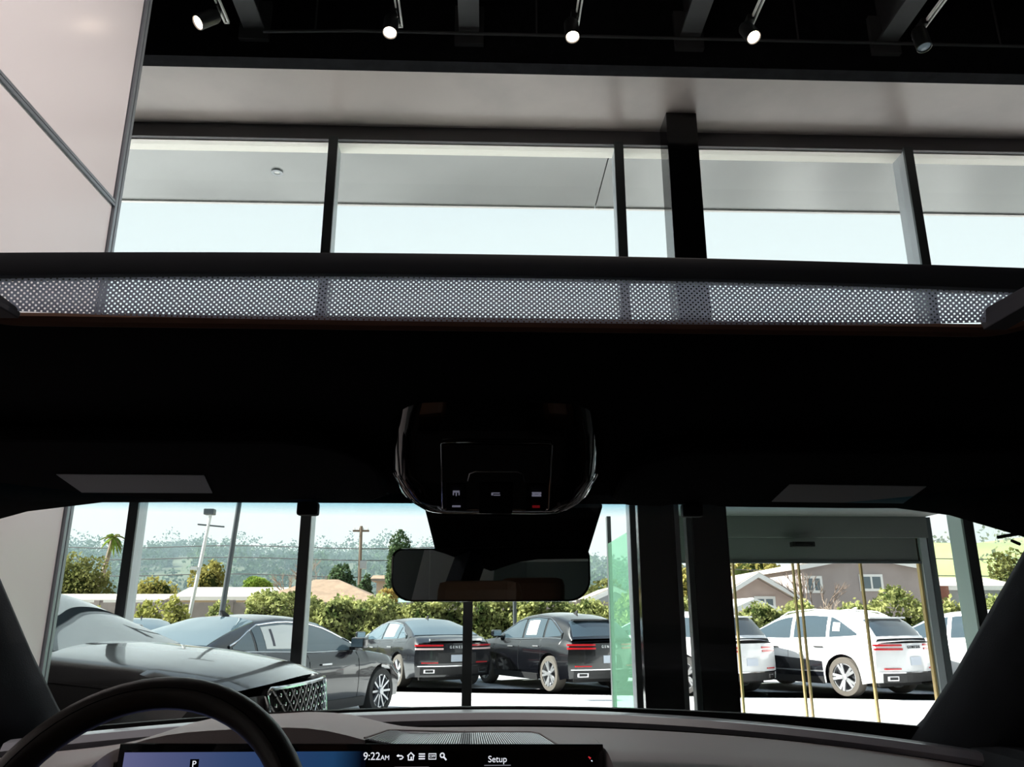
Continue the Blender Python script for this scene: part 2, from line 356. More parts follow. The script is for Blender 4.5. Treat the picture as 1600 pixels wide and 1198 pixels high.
def leaf_quads(P, size, jitter=0.4):
    """one bent-free leaf quad at every point of P, random facing"""
    n = len(P); d = RNG.normal(size=(n, 3)); d /= np.linalg.norm(d, axis=1)[:, None]; a = RNG.normal(size=(n, 3)); a -= d * (a * d).sum(1)[:, None]; a /= np.linalg.norm(a, axis=1)[:, None]
    b = np.cross(d, a); s = size * (1 + jitter * RNG.uniform(-1, 1, n))[:, None]
    V = np.stack([P - a * s * .5 , P + b * s * .32, P + a * s * .5, P - b * s * .32], 1).reshape(-1, 3)
    return V, np.arange(4 * n).reshape(n, 4)
# ================================================================== THE SHOWROOM
YW = 7.0                                   # inner face of the glass wall
X0, X1, YB = -9.0, 13.0, -12.0
ZS, ZC = 6.14, 7.1
struct('floor', MB().box((X0, YB, -0.2), (X1, YW + 0.25, 0.0)), 'tile_floor')
ceil_ = struct('ceiling', MB().box((X0, YB, ZC), (X1, 6.15, ZC + 0.2)), 'ceiling_paint')
for i in range(14):                        # pressed ribs of the roof deck
    y = 0.3 + i * 0.42
    MB().box((X0, y, ZC - 0.06), (X1, y + 0.16, ZC)).build('deck_rib', 'ceiling_paint', ceil_)
struct('wall_back', MB().box((X0, YB - 0.2, -0.2), (X1, YB, ZC)), 'wall_white')
struct('wall_right', MB().box((X1, YB, -0.2), (X1 + 0.2, YW + 0.25, ZC)), 'wall_dark')
struct('wall_far_left', MB().box((X0 - 0.2, YB, -0.2), (X0, YW + 0.25, ZC)), 'wall_dark')
struct('trim_1', MB().box((X0, 6.15, ZS), (X1, YW + 0.1, ZS + 0.06)), 'plaster_gloss', label='smooth taupe soffit running along the top of the glass wall')
struct('trim_2', MB().box((X0, 6.00, ZS), (X1, 6.15, ZC)), 'ceiling_paint', label='black bulkhead beam along the inner edge of the soffit')
struct('trim_3', MB().box((X0, YW, 5.985), (X1, YW + 0.05, ZS)), 'head_alu', label='dark head frame above the tall window panes')
struct('trim_4', MB().box((X0, YW + 0.05, 5.975), (X1, YW + 0.235, ZS)), 'cream_head', label='cream underside of the window head')
for i, x in enumerate((-2.10, -0.20, 1.78, 3.58)):
    b = empty('ceiling_beam', (x, 6.0, 6.4), 0, 'dark grey steel ceiling beam between the %s spotlights' % ['first and second', 'second and third', 'third and fourth', 'fourth and fifth'][i], 'beam', 'ceiling beams')
    MB().box((-0.09, -9, 0), (0.09, 0, 0.025)).build('flange', 'beam_paint', b)
    MB().box((-0.02, -9, 0.025), (0.02, 0, 0.62)).build('web', 'beam_paint', b)
    MB().box((-0.09, -9, 0.62), (0.09, 0, 0.70)).build('flange', 'beam_paint', b)
    MB().box((-0.13, -0.05, -0.1), (0.13, -0.001, 0.3)).build('end_plate', 'beam_paint', b)
c = MB().tube([(-2.0, 5.9, 6.33), (-1.2, 5.9, 6.36), (6.5, 5.9, 6.36)], 0.014).build('conduit', 'beam_paint')
for x in (-1.55, 0.4, 2.75, 4.6): MB().tube([(x, 5.9, 6.36), (x, 5.9, ZC)], 0.009, 6).build('hanger', 'beam_paint', c)
tag(c, 'thin dark conduit pipe hanging below the black ceiling', 'conduit')
# glass wall: one structure object per tall bay with its own mullions and pane
MX = [-7.48, -6.03, -4.55, -3.035, -1.56, -0.155, 1.29, 2.77, 4.25, 5.73, 7.21, 8.69, 10.2, 11.7, 13.0]
TALL = [-7.48, -4.55, -1.56, 1.29, 4.25, 7.21, 10.2, 13.0]
ZT = 3.35                                  # transom height, out of sight behind the car roof
for i in range(len(TALL) - 1):
    xa, xb = TALL[i], TALL[i + 1]
    door_bay = i == 3
    w = struct('window_%d' % (i + 1), MB().box((xa + 0.03, YW + 0.03, ZT - 0.05), (xb - 0.03, YW + 0.22, ZT + 0.05)), 'mullion_alu')
    MB().box((xa - 0.03, YW, 0.0), (xa + 0.03, YW + 0.24, 6.0)).build('mullion', 'mullion_alu', w)
    MB().box((xa - 0.045, YW - 0.03, 0.0), (xa + 0.045, YW, 6.0)).build('mullion_cap', 'dark_alu', w)
    MB().box((xa + 0.03, YW + 0.12, ZT + 0.05), (xb - 0.03, YW + 0.128, 5.99)).build('pane', 'clear_pane', w)
    xm = (xa + xb) / 2
    if not door_bay:
        xm = min(MX, key=lambda q: abs(q - xm))
        MB().box((xm - 0.027, YW, 0.0), (xm + 0.027, YW + 0.20, ZT - 0.05)).build('mullion', 'mullion_alu', w)
        MB().box((xm - 0.04, YW - 0.03, 0.0), (xm + 0.04, YW, ZT - 0.05)).build('mullion_cap', 'dark_alu', w)
        MB().box((xa + 0.03, YW + 0.12, 0.06), (xm - 0.027, YW + 0.128, ZT - 0.05)).build('pane', 'clear_pane', w)
        MB().box((xm + 0.027, YW + 0.12, 0.06), (xb - 0.03, YW + 0.128, ZT - 0.05)).build('pane', 'clear_pane', w)
        MB().box((xa + 0.03, YW + 0.03, 0.0), (xb - 0.03, YW + 0.2, 0.06)).build('sill', 'mullion_alu', w)
# column and black panel
c = empty('steel_column', (1.86, 6.82, 0), 0, 'tall black square steel column just inside the glass wall', 'column')
MB().box((-0.15, -0.15, 0.02), (0.15, 0.15, ZS)).build('shaft', 'black_steel', c, bevel=0.008)
MB().box((-0.2, -0.17, 0), (0.2, 0.17, 0.02)).build('base_plate', 'black_steel', c)
c = empty('display_totem', (1.42, 6.76, 0), 0, 'black upright panel between the glass mullion and the steel column', 'panel')
MB().box((-0.155, -0.05, 0.03), (0.155, 0.05, 2.9)).build('body', 'black_steel', c, bevel=0.006)
MB().box((-0.2, -0.12, 0), (0.2, 0.12, 0.03)).build('foot', 'black_steel', c, bevel=0.004)
# white panelled partition on the left
XP, YP = -1.85, 3.62
wl_ = struct('wall_left', MB().box((XP - 0.14, -9, 0), (XP - 0.02, YP - 0.03, ZC)), 'wall_white', label='white glossy panelled partition with grey metal joints')
ys = [YP - 0.035, 1.2, -1.3, -3.8, -6.3]; zs = [0.1, 1.72, 3.36, 5.0, ZC - 0.05]
zs = [0.1, 3.34, 6.6]
for j in range(len(zs) - 1):
    for i in range(3):
        ya, yb = (YP - 0.05, -0.9, -4.6, -8.9)[i:i + 2]
        MB().box((XP - 0.02, yb + 0.012, zs[j] + 0.03), (XP - 0.004, ya - 0.012, zs[j + 1] - 0.0)).build('panel', 'panel_white', wl_, bevel=0.003)
for k in range(2):
    MB().box((XP - 0.02, -9, zs[1] + 0.002 + k * 0.018 - 0.005), (XP + 0.006, YP - 0.03, zs[1] + 0.016 + k * 0.018 - 0.005)).build('joint_strip', 'panel_frame', wl_)
    MB().box((XP - 0.02 - 0.0, YP - 0.055 + k * 0.032, 0), (XP + 0.008, YP - 0.030 + k * 0.032, ZC)).build('edge_strip', 'panel_frame', wl_, bevel=0.003)
# track spotlights: a rail along Y, hung on a rod, a black can at its end
def spotlight(x, y, d, label, lit=True, energy=60, zr_=5.78, group='spotlights on ceiling rails', rail=2.3, size=0.9):
    r = empty('track_spotlight', (x, y, zr_), 0, label, 'spotlight', group)
    for sx in (-0.014, 0.014): MB().box((sx - 0.006 + 0.05, -rail, -0.012), (sx + 0.006 + 0.05, 0.10, 0.012)).build('rail', 'rail_white', r)
    MB().box((0.03, 0.09, -0.012), (0.07, 0.105, 0.012)).build('rail_end', 'rail_white', r)
    MB().tube([(0.05, -0.3, 0.012), (0.05, -0.3, ZC - zr_)], 0.006, 6).build('hanger', 'grey_metal', r)
    MB().cbox((0.02, -0.06, -0.01), (0.05, 0.09, 0.05)).build('adapter', 'lamp_black', r, bevel=0.005)
    R = Vector(d).normalized().to_track_quat('Z', 'Y').to_matrix().to_4x4(); R.translation = Vector((0.0, -0.04, -0.07))
    m = MB().lathe([(0.0, -0.03), (0.048, -0.03), (0.056, -0.01), (0.056, 0.15), (0.050, 0.152), (0.048, 0.135), (0.0, 0.135)], 20)
    m.v = [tuple(R @ Vector(p)) for p in m.v]; m.build('can', 'lamp_black', r, smooth=True)
    m = MB().lathe([(0.0, 0.136), (0.046, 0.136), (0.046, 0.142), (0.0, 0.146)], 20)
    m.v = [tuple(R @ Vector(p)) for p in m.v]; m.build('lens', 'lamp_lens' if lit else 'lamp_off', r, smooth=True, label='glowing warm lens' if lit else None)
    MB().tube([(0.0, -0.04, -0.02), tuple(R.translation)], 0.012, 8).build('swivel', 'lamp_black', r)
    if lit:
        ld = bpy.data.lights.new('spot_beam', 'SPOT'); ld.energy = energy; ld.spot_size = size; ld.spot_blend = 0.9; ld.color = (1, 0.90, 0.84); ld.shadow_soft_size = 0.04
        lo = bpy.data.objects.new('spot_beam', ld); COL.objects.link(lo); lo.parent = r; lo.matrix_local = R @ Matrix.Translation((0, 0, 0.16)) @ Matrix.Rotation(PI, 4, 'X')
for i, (x, ang, tilt) in enumerate(((-2.08, -0.95, 0.75), (-0.755, -0.05, 0.28), (0.60, 0.08, 0.28), (1.94, 0.35, 0.5), (3.28, 0.4, 0.15))):
    spotlight(x, 5.05, (math.sin(ang) * math.sin(tilt), -math.cos(ang) * math.sin(tilt), -math.cos(tilt)), ['black can spotlight nearest the white partition, aimed sideways, glowing', 'black can spotlight second from the left, glowing, hanging straight down', 'black can spotlight in the middle of the row of five, glowing', 'black can spotlight fourth from the left, glowing beside its rail end', 'unlit black can spotlight farthest right, beside a long pale rail'][i], i < 4)
# extra track lights out of view, added to brighten the partition beside the car
for y, wh in ((2.6, 'bonnet'), (0.6, 'front seats'), (-1.4, 'rear bench')):
    spotlight(0.9, y, (-2.6, 0.5, -3.0), 'added out-of-view black can spotlight high over the %s of the car, washing the white partition' % wh, True, 290, group='added wall washers above the car', rail=0.8, size=1.5)
# ------------------------------------------------------------------ canopy outside
cn = empty('canopy', (0, YW + 0.25, 5.98), 0, 'grey metal roof canopy with flat soffit panels outside the glass wall', 'canopy')
jx = [-9, -2.36 - 4, -3.4, 1.20, 5.8, 10.4, 13]
jx = [-9.0, -6.0, 1.225, 8.4, 13.0]
for a, b in zip(jx[:-1], jx[1:]):
    MB().box((a + 0.006, -0.01, 0), (b - 0.006, 1.02, 0.03)).build('soffit_panel', 'soffit_metal', cn, bevel=0.003)
    MB().box((a + 0.004, 1.02, -0.018), (b - 0.004, 1.06, 0.5)).build('fascia', 'fascia_metal', cn, bevel=0.004)
MB().box((-9, -0.01, 0.03), (13, 1.02, 0.5)).build('roof_slab', 'vest_ceiling', cn)
dl = empty('downlight', (-2.275, 7.62, 5.975), 0, 'small round white downlight set in the canopy soffit', 'downlight')
MB().lathe([(0.03, 0.004), (0.03, -0.012), (0.062, -0.012), (0.062, 0.004)], 24).build('ring', 'grey_metal', dl, smooth=True)
MB().lathe([(0.0, -0.006), (0.05, -0.006), (0.05, 0.004), (0, 0.004)], 24).build('lens', 'white_trim', dl)
# ------------------------------------------------------------------ entrance vestibule
ZV = 2.62
dr = struct('door_1', MB().box((1.95, YW + 0.25, ZV), (5.50, 10.2, ZV + 0.35)), 'vest_ceiling', label='glazed entrance vestibule with dark ceiling and sliding glass doors')
MB().box((1.95, 9.95, 2.06), (5.50, 10.12, 2.36)).build('door_header', 'vest_ceiling', dr, bevel=0.005)
MB().box((1.95, 9.88, 2.36), (5.50, 10.15, ZV)).build('header_box', 'vest_ceiling', dr, bevel=0.005)
MB().box((1.95, 9.93, 2.05), (5.50, 9.95, 2.075)).build('header_lip', 'dark_alu', dr)
for k, (x, wd) in enumerate(((2.28, 0.02), (3.05, 0.022), (3.80, 0.018), (3.87, 0.018), (4.65, 0.022))):
    MB().box((x - wd / 2, 9.98, 0.0), (x + wd / 2, 10.03, 2.07)).build('leaf_edge', 'gold_edge', dr, label='gold edged stile')
xs = [1.56, 2.28, 3.05, 3.80]; 
for a, b in ((1.56, 2.27), (2.29, 3.04), (3.06, 3.79), (3.88, 4.64), (4.66, 5.36)):
    MB().box((a, 10.0, 0.02), (b, 10.008, 2.06)).build('pane', 'door_pane', dr)
for (x, y, w_, d_, mt) in ((5.44, 9.98, 0.09, 0.14, 'grey_metal'), (5.54, 9.98, 0.07, 0.12, 'dark_alu'), (5.375, 9.98, 0.025, 0.06, 'gold_edge'), (1.52, 10.0, 0.05, 0.10, 'dark_alu'), (5.50, 7.35, 0.09, 0.12, 'grey_metal')):
    MB().box((x - w_ / 2, y - d_ / 2, 0), (x + w_ / 2, y + d_ / 2, ZV)).build('jamb', mt, dr, bevel=0.004)
MB().box((1.495, YW + 0.26, 0.02), (1.507, 9.95, 2.28)).build('side_pane', 'foliage_reflection_pane', dr, label='side pane of the vestibule with a foliage reflection put in as green colour')
MB().box((5.51, YW + 0.42, 0.02), (5.52, 9.91, ZV - 0.02)).build('side_pane', 'door_pane', dr)
MB().box((1.62, YW - 0.02, 0), (1.68, YW + 0.22, ZT)).build('jamb', 'grey_metal', dr)
MB().box((1.32, YW + 0.12, 0.05), (1.62, YW + 0.128, ZT - 0.05)).build('pane', 'clear_pane', dr)
sn = empty('door_sensor', (3.88, 9.80, 2.27), 0, 'small black motion sensor box above the sliding doors', 'sensor')
MB().box((-0.14, -0.02, -0.03), (0.14, 0.08, 0.03)).build('housing', 'matte_black', sn, bevel=0.008)
MB().box((-0.10, -0.03, -0.02), (0.10, -0.02, 0.012)).build('window', 'piano_black', sn)
# ================================================================== GROUND AND SURROUNDINGS
GZ = -0.05
def edge_y(x): return 17.2 - 0.205 * (x + 0.0)
struct('concrete_drive', MB().add([(-60, YW + 0.26, GZ), (60, YW + 0.26, GZ), (60, edge_y(60), GZ), (-60, edge_y(-60), GZ), (-60, YW + 0.26, GZ - .3), (60, YW + 0.26, GZ - .3), (60, edge_y(60), GZ - .3), (-60, edge_y(-60), GZ - .3)], [(0, 1, 2, 3), (4, 7, 6, 5), (0, 4, 5, 1), (2, 6, 7, 3)]), 'concrete')
struct('parking_lot', MB().add([(-60, edge_y(-60), GZ), (60, edge_y(60), GZ), (60, 26, GZ), (-60, 36, GZ)], [(0, 1, 2, 3)]), 'asphalt')
struct('terrain', MB().grid(lambda u, v: (-400 + 800 * u, 14 + 500 * v, GZ - 0.25 + 0.0), 4, 4), 'dirt')
def hill(name, ax, bx, ay, hts, depth, mat):
    xs_ = np.linspace(ax, bx, 60)
    def f(u, v):
        x = ax + (bx - ax) * u; h = np.interp(u, np.linspace(0, 1, len(hts)), hts)
        return (x, ay + depth * v, -1 + h * math.sin(PI * min(v, 1) * 0.5) ** 0.8 + 0.6 * math.sin(x * 0.11 + v * 5))
    m = MB().grid(f, 60, 12); o = struct(name, m, mat, smooth=True); return f
fh = hill('hill_wooded', -210, 70, 150, [21, 22, 22, 21, 21, 20, 20, 18, 15, 12], 120, 'wood_floor')
fg = hill('hill_grassy', 40, 320, 110, [4, 19, 22.5, 23, 24, 25], 90, 'grass_hill')
# ================================================================== CARS
def sm(pts, x0, x1, k=9):
    xs = np.linspace(x0, x1, 241); p = np.array(sorted(pts)); z = np.interp(xs, p[:, 0], p[:, 1])
    zp = np.pad(z, k, mode='edge'); z = np.convolve(zp, np.ones(2 * k + 1) / (2 * k + 1), 'valid')
    return lambda x: float(np.interp(x, xs, z))
SPEC = {
 'sedan': dict(L=4.99, W=1.92, H=1.465, xf=1.62, xr=-1.40, R=0.345, sill=0.20,
   top=[(-2.5, 0.92), (-2.36, 1.05), (-2.0, 1.075), (-1.5, 1.02), (0, 0.955), (1.1, 0.965), (1.9, 0.87), (2.35, 0.74), (2.5, 0.6)],
   roof=[(1.20, 0.965), (0.45, 1.36), (0.0, 1.445), (-0.5, 1.465), (-1.0, 1.42), (-1.5, 1.27), (-2.02, 1.06)],
   ws=(1.16, 0.38), rw=(-0.98, -1.93), win=[(0.98, -0.13, 1, 0), (-0.21, -1.08, 0, 0), (-1.13, -1.52, 0, 1)], dlo=(1.0, -1.58)),
 'suv': dict(L=4.72, W=1.91, H=1.63, xf=1.43, xr=-1.44, R=0.365, sill=0.24,
   top=[(-2.36, 1.0), (-2.2, 1.06), (-1.5, 1.09), (0, 1.04), (0.95, 1.06), (1.2, 1.05), (1.9, 0.98), (2.25, 0.86), (2.36, 0.70)],
   roof=[(1.10, 1.05), (0.35, 1.49), (0.0, 1.58), (-0.6, 1.63), (-1.3, 1.58), (-1.85, 1.46), (-2.08, 1.30), (-2.30, 1.06)],
   ws=(1.06, 0.30), rw=(-1.80, -2.24), win=[(0.88, -0.15, 1, 0), (-0.24, -1.02, 0, 0), (-1.10, -1.72, 0, 1)], dlo=(0.92, -1.78)),
 'bigsuv': dict(crown=0.06, L=4.94, W=1.975, H=1.715, xf=1.49, xr=-1.47, R=0.385, sill=0.26,
   top=[(-2.47, 1.05), (-2.3, 1.12), (-1.5, 1.15), (0, 1.13), (0.95, 1.20), (1.25, 1.215), (1.8, 1.165), (2.2, 1.105), (2.40, 1.06), (2.47, 1.00)],
   roof=[(1.32, 1.20), (0.62, 1.56), (0.2, 1.66), (-0.5, 1.715), (-1.4, 1.69), (-2.0, 1.60), (-2.2, 1.42), (-2.42, 1.12)],
   ws=(1.27, 0.60), rw=(-1.96, -2.36), win=[(1.08, -0.05, 1, 0), (-0.14, -1.02, 0, 0), (-1.1, -1.9, 0, 0)], dlo=(1.12, -1.95)),
}
def make_wheel(root, x, y, side, R, mats, style):
    w_ = 0.235
    t = MB().lathe([(R * 0.70, -w_ / 2), (R * 0.93, -w_ / 2), (R, -w_ / 2 + 0.035), (R, w_ / 2 - 0.035), (R * 0.93, w_ / 2), (R * 0.70, w_ / 2)], 32, 'y', (0, 0, 0))
    tyre = t.build('wheel', mats[0], root, smooth=True, loc=(x, y, R))
    yo = side * (w_ / 2 - 0.012)
    MB().lathe([(R * 0.71, -0.10), (R * 0.71, 0.10), (R * 0.64, 0.10), (R * 0.64, -0.10), (R * 0.71, -0.10)], 32, 'y').build('rim', 'alloy', tyre, smooth=True)
    MB().lathe([(0, side * 0.0), (R * 0.64, side * 0.0), (R * 0.64, side * 0.02), (0, side * 0.02)], 24, 'y').build('brake_disc', 'alloy_dark', tyre)
    sp = MB(); ns = 10 if style == 10 else 5
    for k in range(ns):
        for d_ in ((0,) if style == 10 else (-0.11, 0.11)):
            a0 = 2 * PI * k / ns + d_ * 0.5; a1 = 2 * PI * k / ns + d_ * 1.5
            p = (math.cos(a0) * R * 0.10, yo - side * 0.02, math.sin(a0) * R * 0.10); q = (math.cos(a1) * R * 0.69, yo, math.sin(a1) * R * 0.69)
            sp.bar(p, q, R * (0.085 if style == 10 else 0.135), 0.03, (0, 1, 0))
    sp.build('spokes', 'alloy', tyre)
    MB().lathe([(0, yo - 0.02), (R * 0.15, yo - 0.02), (R * 0.15, yo + 0.008), (0, yo + 0.012)], 16, 'y').build('hub_cap', 'alloy', tyre)
    return tyre
def make_car(kind, name, label, cat, loc, deg, paint, group=None, tyre='rubber', style=10, sc=1.0, glassm='car_glass', detail=(), lamp='tail_red'):
    S = SPEC[kind]; L, W, R = S['L'], S['W'], S['R']; hl = L / 2
    root = empty(name, loc, math.radians(deg), label, cat, group, sc=sc)
    zt = sm(S['top'], -hl, hl, 5); zr = sm(S['roof'], S['roof'][-1][0], S['roof'][0][0], 6)
    def fade(x): t = max(0.0, min(1.0, (abs(x) - (hl - 0.75)) / 0.75)); return t * t * (3 - 2 * t)
    def deform(x, y, z):
        k = fade(x); q = abs(y) / (W / 2)
        if x < 0: return (x + k * (0.26 * q ** 3 + 0.16 * max(0, z - 0.82) + 0.10 * max(0, 0.5 - z)), y, z)
        return (x - k * (0.42 * q ** 3 + 0.10 * max(0, 0.5 - z) + 0.10 * max(0, z - 0.75)), y, z)
    def plan(x): return W / 2 * (1 - 0.05 * abs(x / hl) ** 3)
    def zb(x):
        z = S['sill'] + 0.06 * fade(x)
        for xw in (S['xf'], S['xr']):
            d = abs(x - xw); ra = R + 0.055
            if d < ra: z = max(z, R + math.sqrt(ra * ra - d * d) - 0.0)
        return z
    def hw(x, z):
        t = zt(x); p = plan(x); w_ = p * (1 - 0.05 * ((z - 0.62) / 0.42) ** 2)
        if z > t - 0.16: w_ -= 0.07 * ((z - (t - 0.16)) / 0.16) ** 2
        return w_
    xs = set(np.linspace(-hl, hl, 40).round(4))
    for xw in (S['xf'], S['xr']):
        for a in np.linspace(0, PI, 15): xs.add(round(xw + (R + 0.054) * math.cos(a), 4))
        xs.add(xw - R - 0.06); xs.add(xw + R + 0.06)
    xs = sorted(x for x in xs if -hl <= x <= hl); rows = []
    NZ = 8; TY = (0.9, 0.75, 0.55, 0.36, 0.18, 0.0)
    for x in xs:
        b, t = zb(x), zt(x); row = []
        for j in range(NZ + 1):
            z = b + (t - 0.015 - b) * j / NZ; row.append((x, hw(x, z), z))
        wt = hw(x, t - 0.015)
        for q in TY: row.append((x, wt * q, t + S.get('crown', 0.03) * (1 - q * q) - 0.004))
        full = row + [(p[0], -p[1], p[2]) for p in reversed(row[:-1])]
        rows.append([deform(*p) for p in full])
    n = len(rows[0]); V = [p for r in rows for p in r]; F = []
    for i in range(len(rows) - 1):
        for j in range(n - 1): F.append((i * n + j, (i + 1) * n + j, (i + 1) * n + j + 1, i * n + j + 1))
    body = MB().add(V, F)
    for x, i in ((-hl, 0), (hl, len(rows) - 1)):   # closing faces as a curved grid
        side = [j for j in range(NZ + 1)]
        for j in range(NZ):
            b, t = zb(x), zt(x); z0 = b + (t - 0.015 - b) * j / NZ; z1 = b + (t - 0.015 - b) * (j + 1) / NZ
            for k in range(8):
                u0, u1 = -1 + k / 4, -1 + (k + 1) / 4
                body.add([deform(x, hw(x, z0) * u0, z0), deform(x, hw(x, z0) * u1, z0), deform(x, hw(x, z1) * u1, z1), deform(x, hw(x, z1) * u0, z1)], [(0, 1, 2, 3)])
    body.build('body', paint, root, smooth=0.6, weld=0.004)
    # greenhouse
    xa, xb = S['roof'][-1][0], S['roof'][0][0]; we = W / 2 * 0.665
    def sec(x):
        t = zt(x) - 0.02; yb = hw(x, zt(x) - 0.02) - 0.03; r = max(zr(x), t + 0.004); h = min(1, max(0, (r - t) / 0.42))
        ye = yb - (yb - we) * h; ze = max(r - 0.07 * h, t)
        return yb, t, ye, ze, r
    def gsurf(x, q):   # q 0..1 belt->roof edge, 1..2 roof edge->centre
        yb, t, ye, ze, r = sec(x)
        if q <= 1: return (x, yb + (ye - yb) * q + 0.02 * math.sin(PI * q), t + (ze - t) * q)
        s = (q - 1) * PI / 2; return (x, ye * (1 - math.sin(s) ** 1.6), ze + (r - ze) * math.sin(min(PI / 2, s * 1.6)))
    gx = np.linspace(xa, xb, 34); qs = [0, .25, .5, .75, 1, 1.1, 1.22, 1.4, 1.7, 2.0]; V = []; F = []
    n = 2 * len(qs) - 1
    for x in gx:
        r_ = [deform(*gsurf(x, q)) for q in qs]; V += r_ + [(p[0], -p[1], p[2]) for p in reversed(r_[:-1])]
    for i in range(len(gx) - 1):
        for j in range(n - 1): F.append((i * n + j, (i + 1) * n + j, (i + 1) * n + j + 1, i * n + j + 1))
    MB().add(V, F).build('roof_and_pillars', paint, root, smooth=0.6, weld=0.002)
    def side(sg):
        def f(x, q, o):
            p = deform(*gsurf(x, q)); return (p[0], sg * (p[1] + o), p[2] + o * 0.3)
        return f
    for sg in (-1, 1):
        sf = side(sg)
        for (x0, x1, p0, p1) in S['win']:
            def wf(u, v, o, x0=x0, x1=x1, p0=p0, p1=p1):
                lo, hi = 0.08, 0.90
                if p1: hi = 0.90 - (0.90 - 0.30) * u ** 1.3; lo = 0.08 + 0.12 * u ** 2
                return sf(x0 + (x1 - x0) * u, lo + (hi - lo) * v, o)
            MB().slab(wf, 8, 3, -0.004, 0.006).build('side_window', glassm, root, smooth=True)
        a, b = S['dlo']; pts = [sf(a + (b - a) * u, 0.04, 0.008) for u in np.linspace(0, 1, 14)] + [sf(b + (a - b) * u, 0.93 - 0.55 * max(0, 1 - u * 5), 0.010) for u in np.linspace(0, 1, 14)]
        if 'blackout' not in detail: MB().tube(pts, 0.011, 6, closed=True).build('window_trim', 'chrome', root, smooth=True)
        for xh in (0.18, -0.92):
            z = zt(xh) - 0.16; y = hw(xh, z)
            MB().cbox((xh, sg * (y + 0.016), z), (0.22, 0.02, 0.025)).build('door_handle', 'satin_silver' if kind != 'suv' or paint != 'paint_white' else 'black_plastic', root, bevel=0.006)
        xm = S['ws'][0] - (0.26 if kind != 'bigsuv' else 0.50); z = zt(xm) + 0.10; y = hw(xm, zt(xm) - 0.02)
        mh = MB().cbox((xm, sg * (y + 0.12), z), (0.13, 0.24, 0.15)).build('door_mirror', paint, root, bevel=0.035)
        MB().cbox((xm, sg * (y + 0.02), z - 0.08), (0.08, 0.10, 0.05)).build('mirror_stalk', 'black_plastic', mh)
        MB().cbox((xm - 0.066, sg * (y + 0.12), z), (0.006, 0.20, 0.115)).build('mirror_glass', 'chrome', mh)
        for xd in (0.98 if kind != 'bigsuv' else 1.1, -0.17, -1.12):      # door shut lines
            m_ = MB(); zz = np.linspace(S['sill'] + 0.12, zt(xd) - 0.03, 7)
            m_.tube([(xd, sg * (hw(xd, q) + 0.001), q) for q in zz], 0.004, 4); m_.build('shut_line', 'black_plastic', root)
        MB().slab(lambda u, v, o: (S['xr'] + R + 0.1 + (S['xf'] - S['xr'] - 2 * R - 0.2) * u, sg * (hw(0, S['sill'] + 0.12 * v) + o), S['sill'] - 0.02 + 0.13 * v), 6, 2, -0.02, 0.012).build('sill_trim', 'black_plastic', root)
    def top(x0, x1, k):
        def f(u, v, o):
            x = x0 + (x1 - x0) * u; q = 1.06 + 0.94 * (1 - abs(2 * v - 1)); s_ = 1 if v < 0.5 else -1
            p = deform(*gsurf(x, q)); return (p[0] + k * o * 0.5, s_ * p[1], p[2] + o * 0.9)
        return f
    MB().slab(top(S['ws'][0], S['ws'][1], 1), 8, 16, -0.004, 0.009).build('windscreen', glassm, root, smooth=True)
    MB().slab(top(S['rw'][0], S['rw'][1], -1), 8, 16, -0.004, 0.009).build('rear_window', 'car_glass_light' if kind == 'sedan' else glassm, root, smooth=True)
    # chassis, wheels
    MB().box((-hl + 0.35, -W * 0.34, S['sill'] - 0.03), (hl - 0.45, W * 0.34, 0.72)).build('underbody', 'black_plastic', root)
    for xw in (S['xf'], S['xr']):
        for sg in (-1, 1): make_wheel(root, xw, sg * (W / 2 - 0.135), sg, R, (tyre,), style)
    # tail
    def rear(y0, y1, z0, z1):
        def f(u, v, o):
            y = y0 + (y1 - y0) * u; z = z0 + (z1 - z0) * v; p = deform(-hl, y, z); return (p[0] - o, p[1] * (1 + 0.0), p[2])
        return f
    zl = 0.86 if kind == 'sedan' else 0.93
    for sg in (-1, 1):
        for k in range(2):
            MB().slab(rear(sg * 0.34, sg * 0.90, zl - 0.055 + k * 0.07, zl - 0.02 + k * 0.07), 8, 1, -0.02, 0.014).build('tail_lamp', lamp if k == 0 else 'tail_red', root, label='thin red light bar')
        MB().slab(rear(sg * 0.45, sg * 0.78, 0.53, 0.555), 6, 1, -0.02, 0.016).build('reflector', 'tail_red', root, label='red reflector')
        ex = MB().slab(rear(sg * 0.52, sg * 0.74, 0.33, 0.42), 6, 2, -0.05, 0.02).build('exhaust_tip', 'chrome', root, bevel=0.01)
        MB().slab(rear(sg * 0.55, sg * 0.71, 0.35, 0.40), 6, 2, 0.015, 0.024).build('exhaust_opening', 'black_plastic', ex)
    MB().slab(rear(-0.80, 0.80, 0.30, 0.47), 10, 2, -0.02, 0.010).build('rear_diffuser', 'black_plastic', root)
    MB().slab(rear(-0.86, 0.86, 0.465, 0.485), 10, 1, -0.02, 0.016).build('bumper_trim', 'chrome', root)
    MB().slab(rear(-0.16, 0.16, 0.56, 0.70) if kind == 'sedan' else rear(-0.16, 0.16, 0.60, 0.75), 2, 2, -0.01, 0.014).build('licence_plate', 'plate', root, label='pale licence plate')
    if kind == 'sedan':
        MB().slab(rear(-0.62, 0.62, 0.985, 1.03), 10, 1, -0.03, 0.02).build('boot_lip', 'satin_silver' if 'silverlip' in detail else paint, root)
        MB().slab(rear(-0.45, 0.45, 0.53, 0.74), 8, 2, -0.02, 0.006).build('plate_recess', 'black_plastic', root)
    else:
        MB().slab(lambda u, v, o: (lambda p: (p[0] - 0.10 * v, p[1], p[2] + o))(deform(S['rw'][0] - 0.02, (u - 0.5) * 1.15, zr(S['rw'][0]) - 0.005)), 8, 2, -0.02, 0.012).build('roof_spoiler', paint, root)
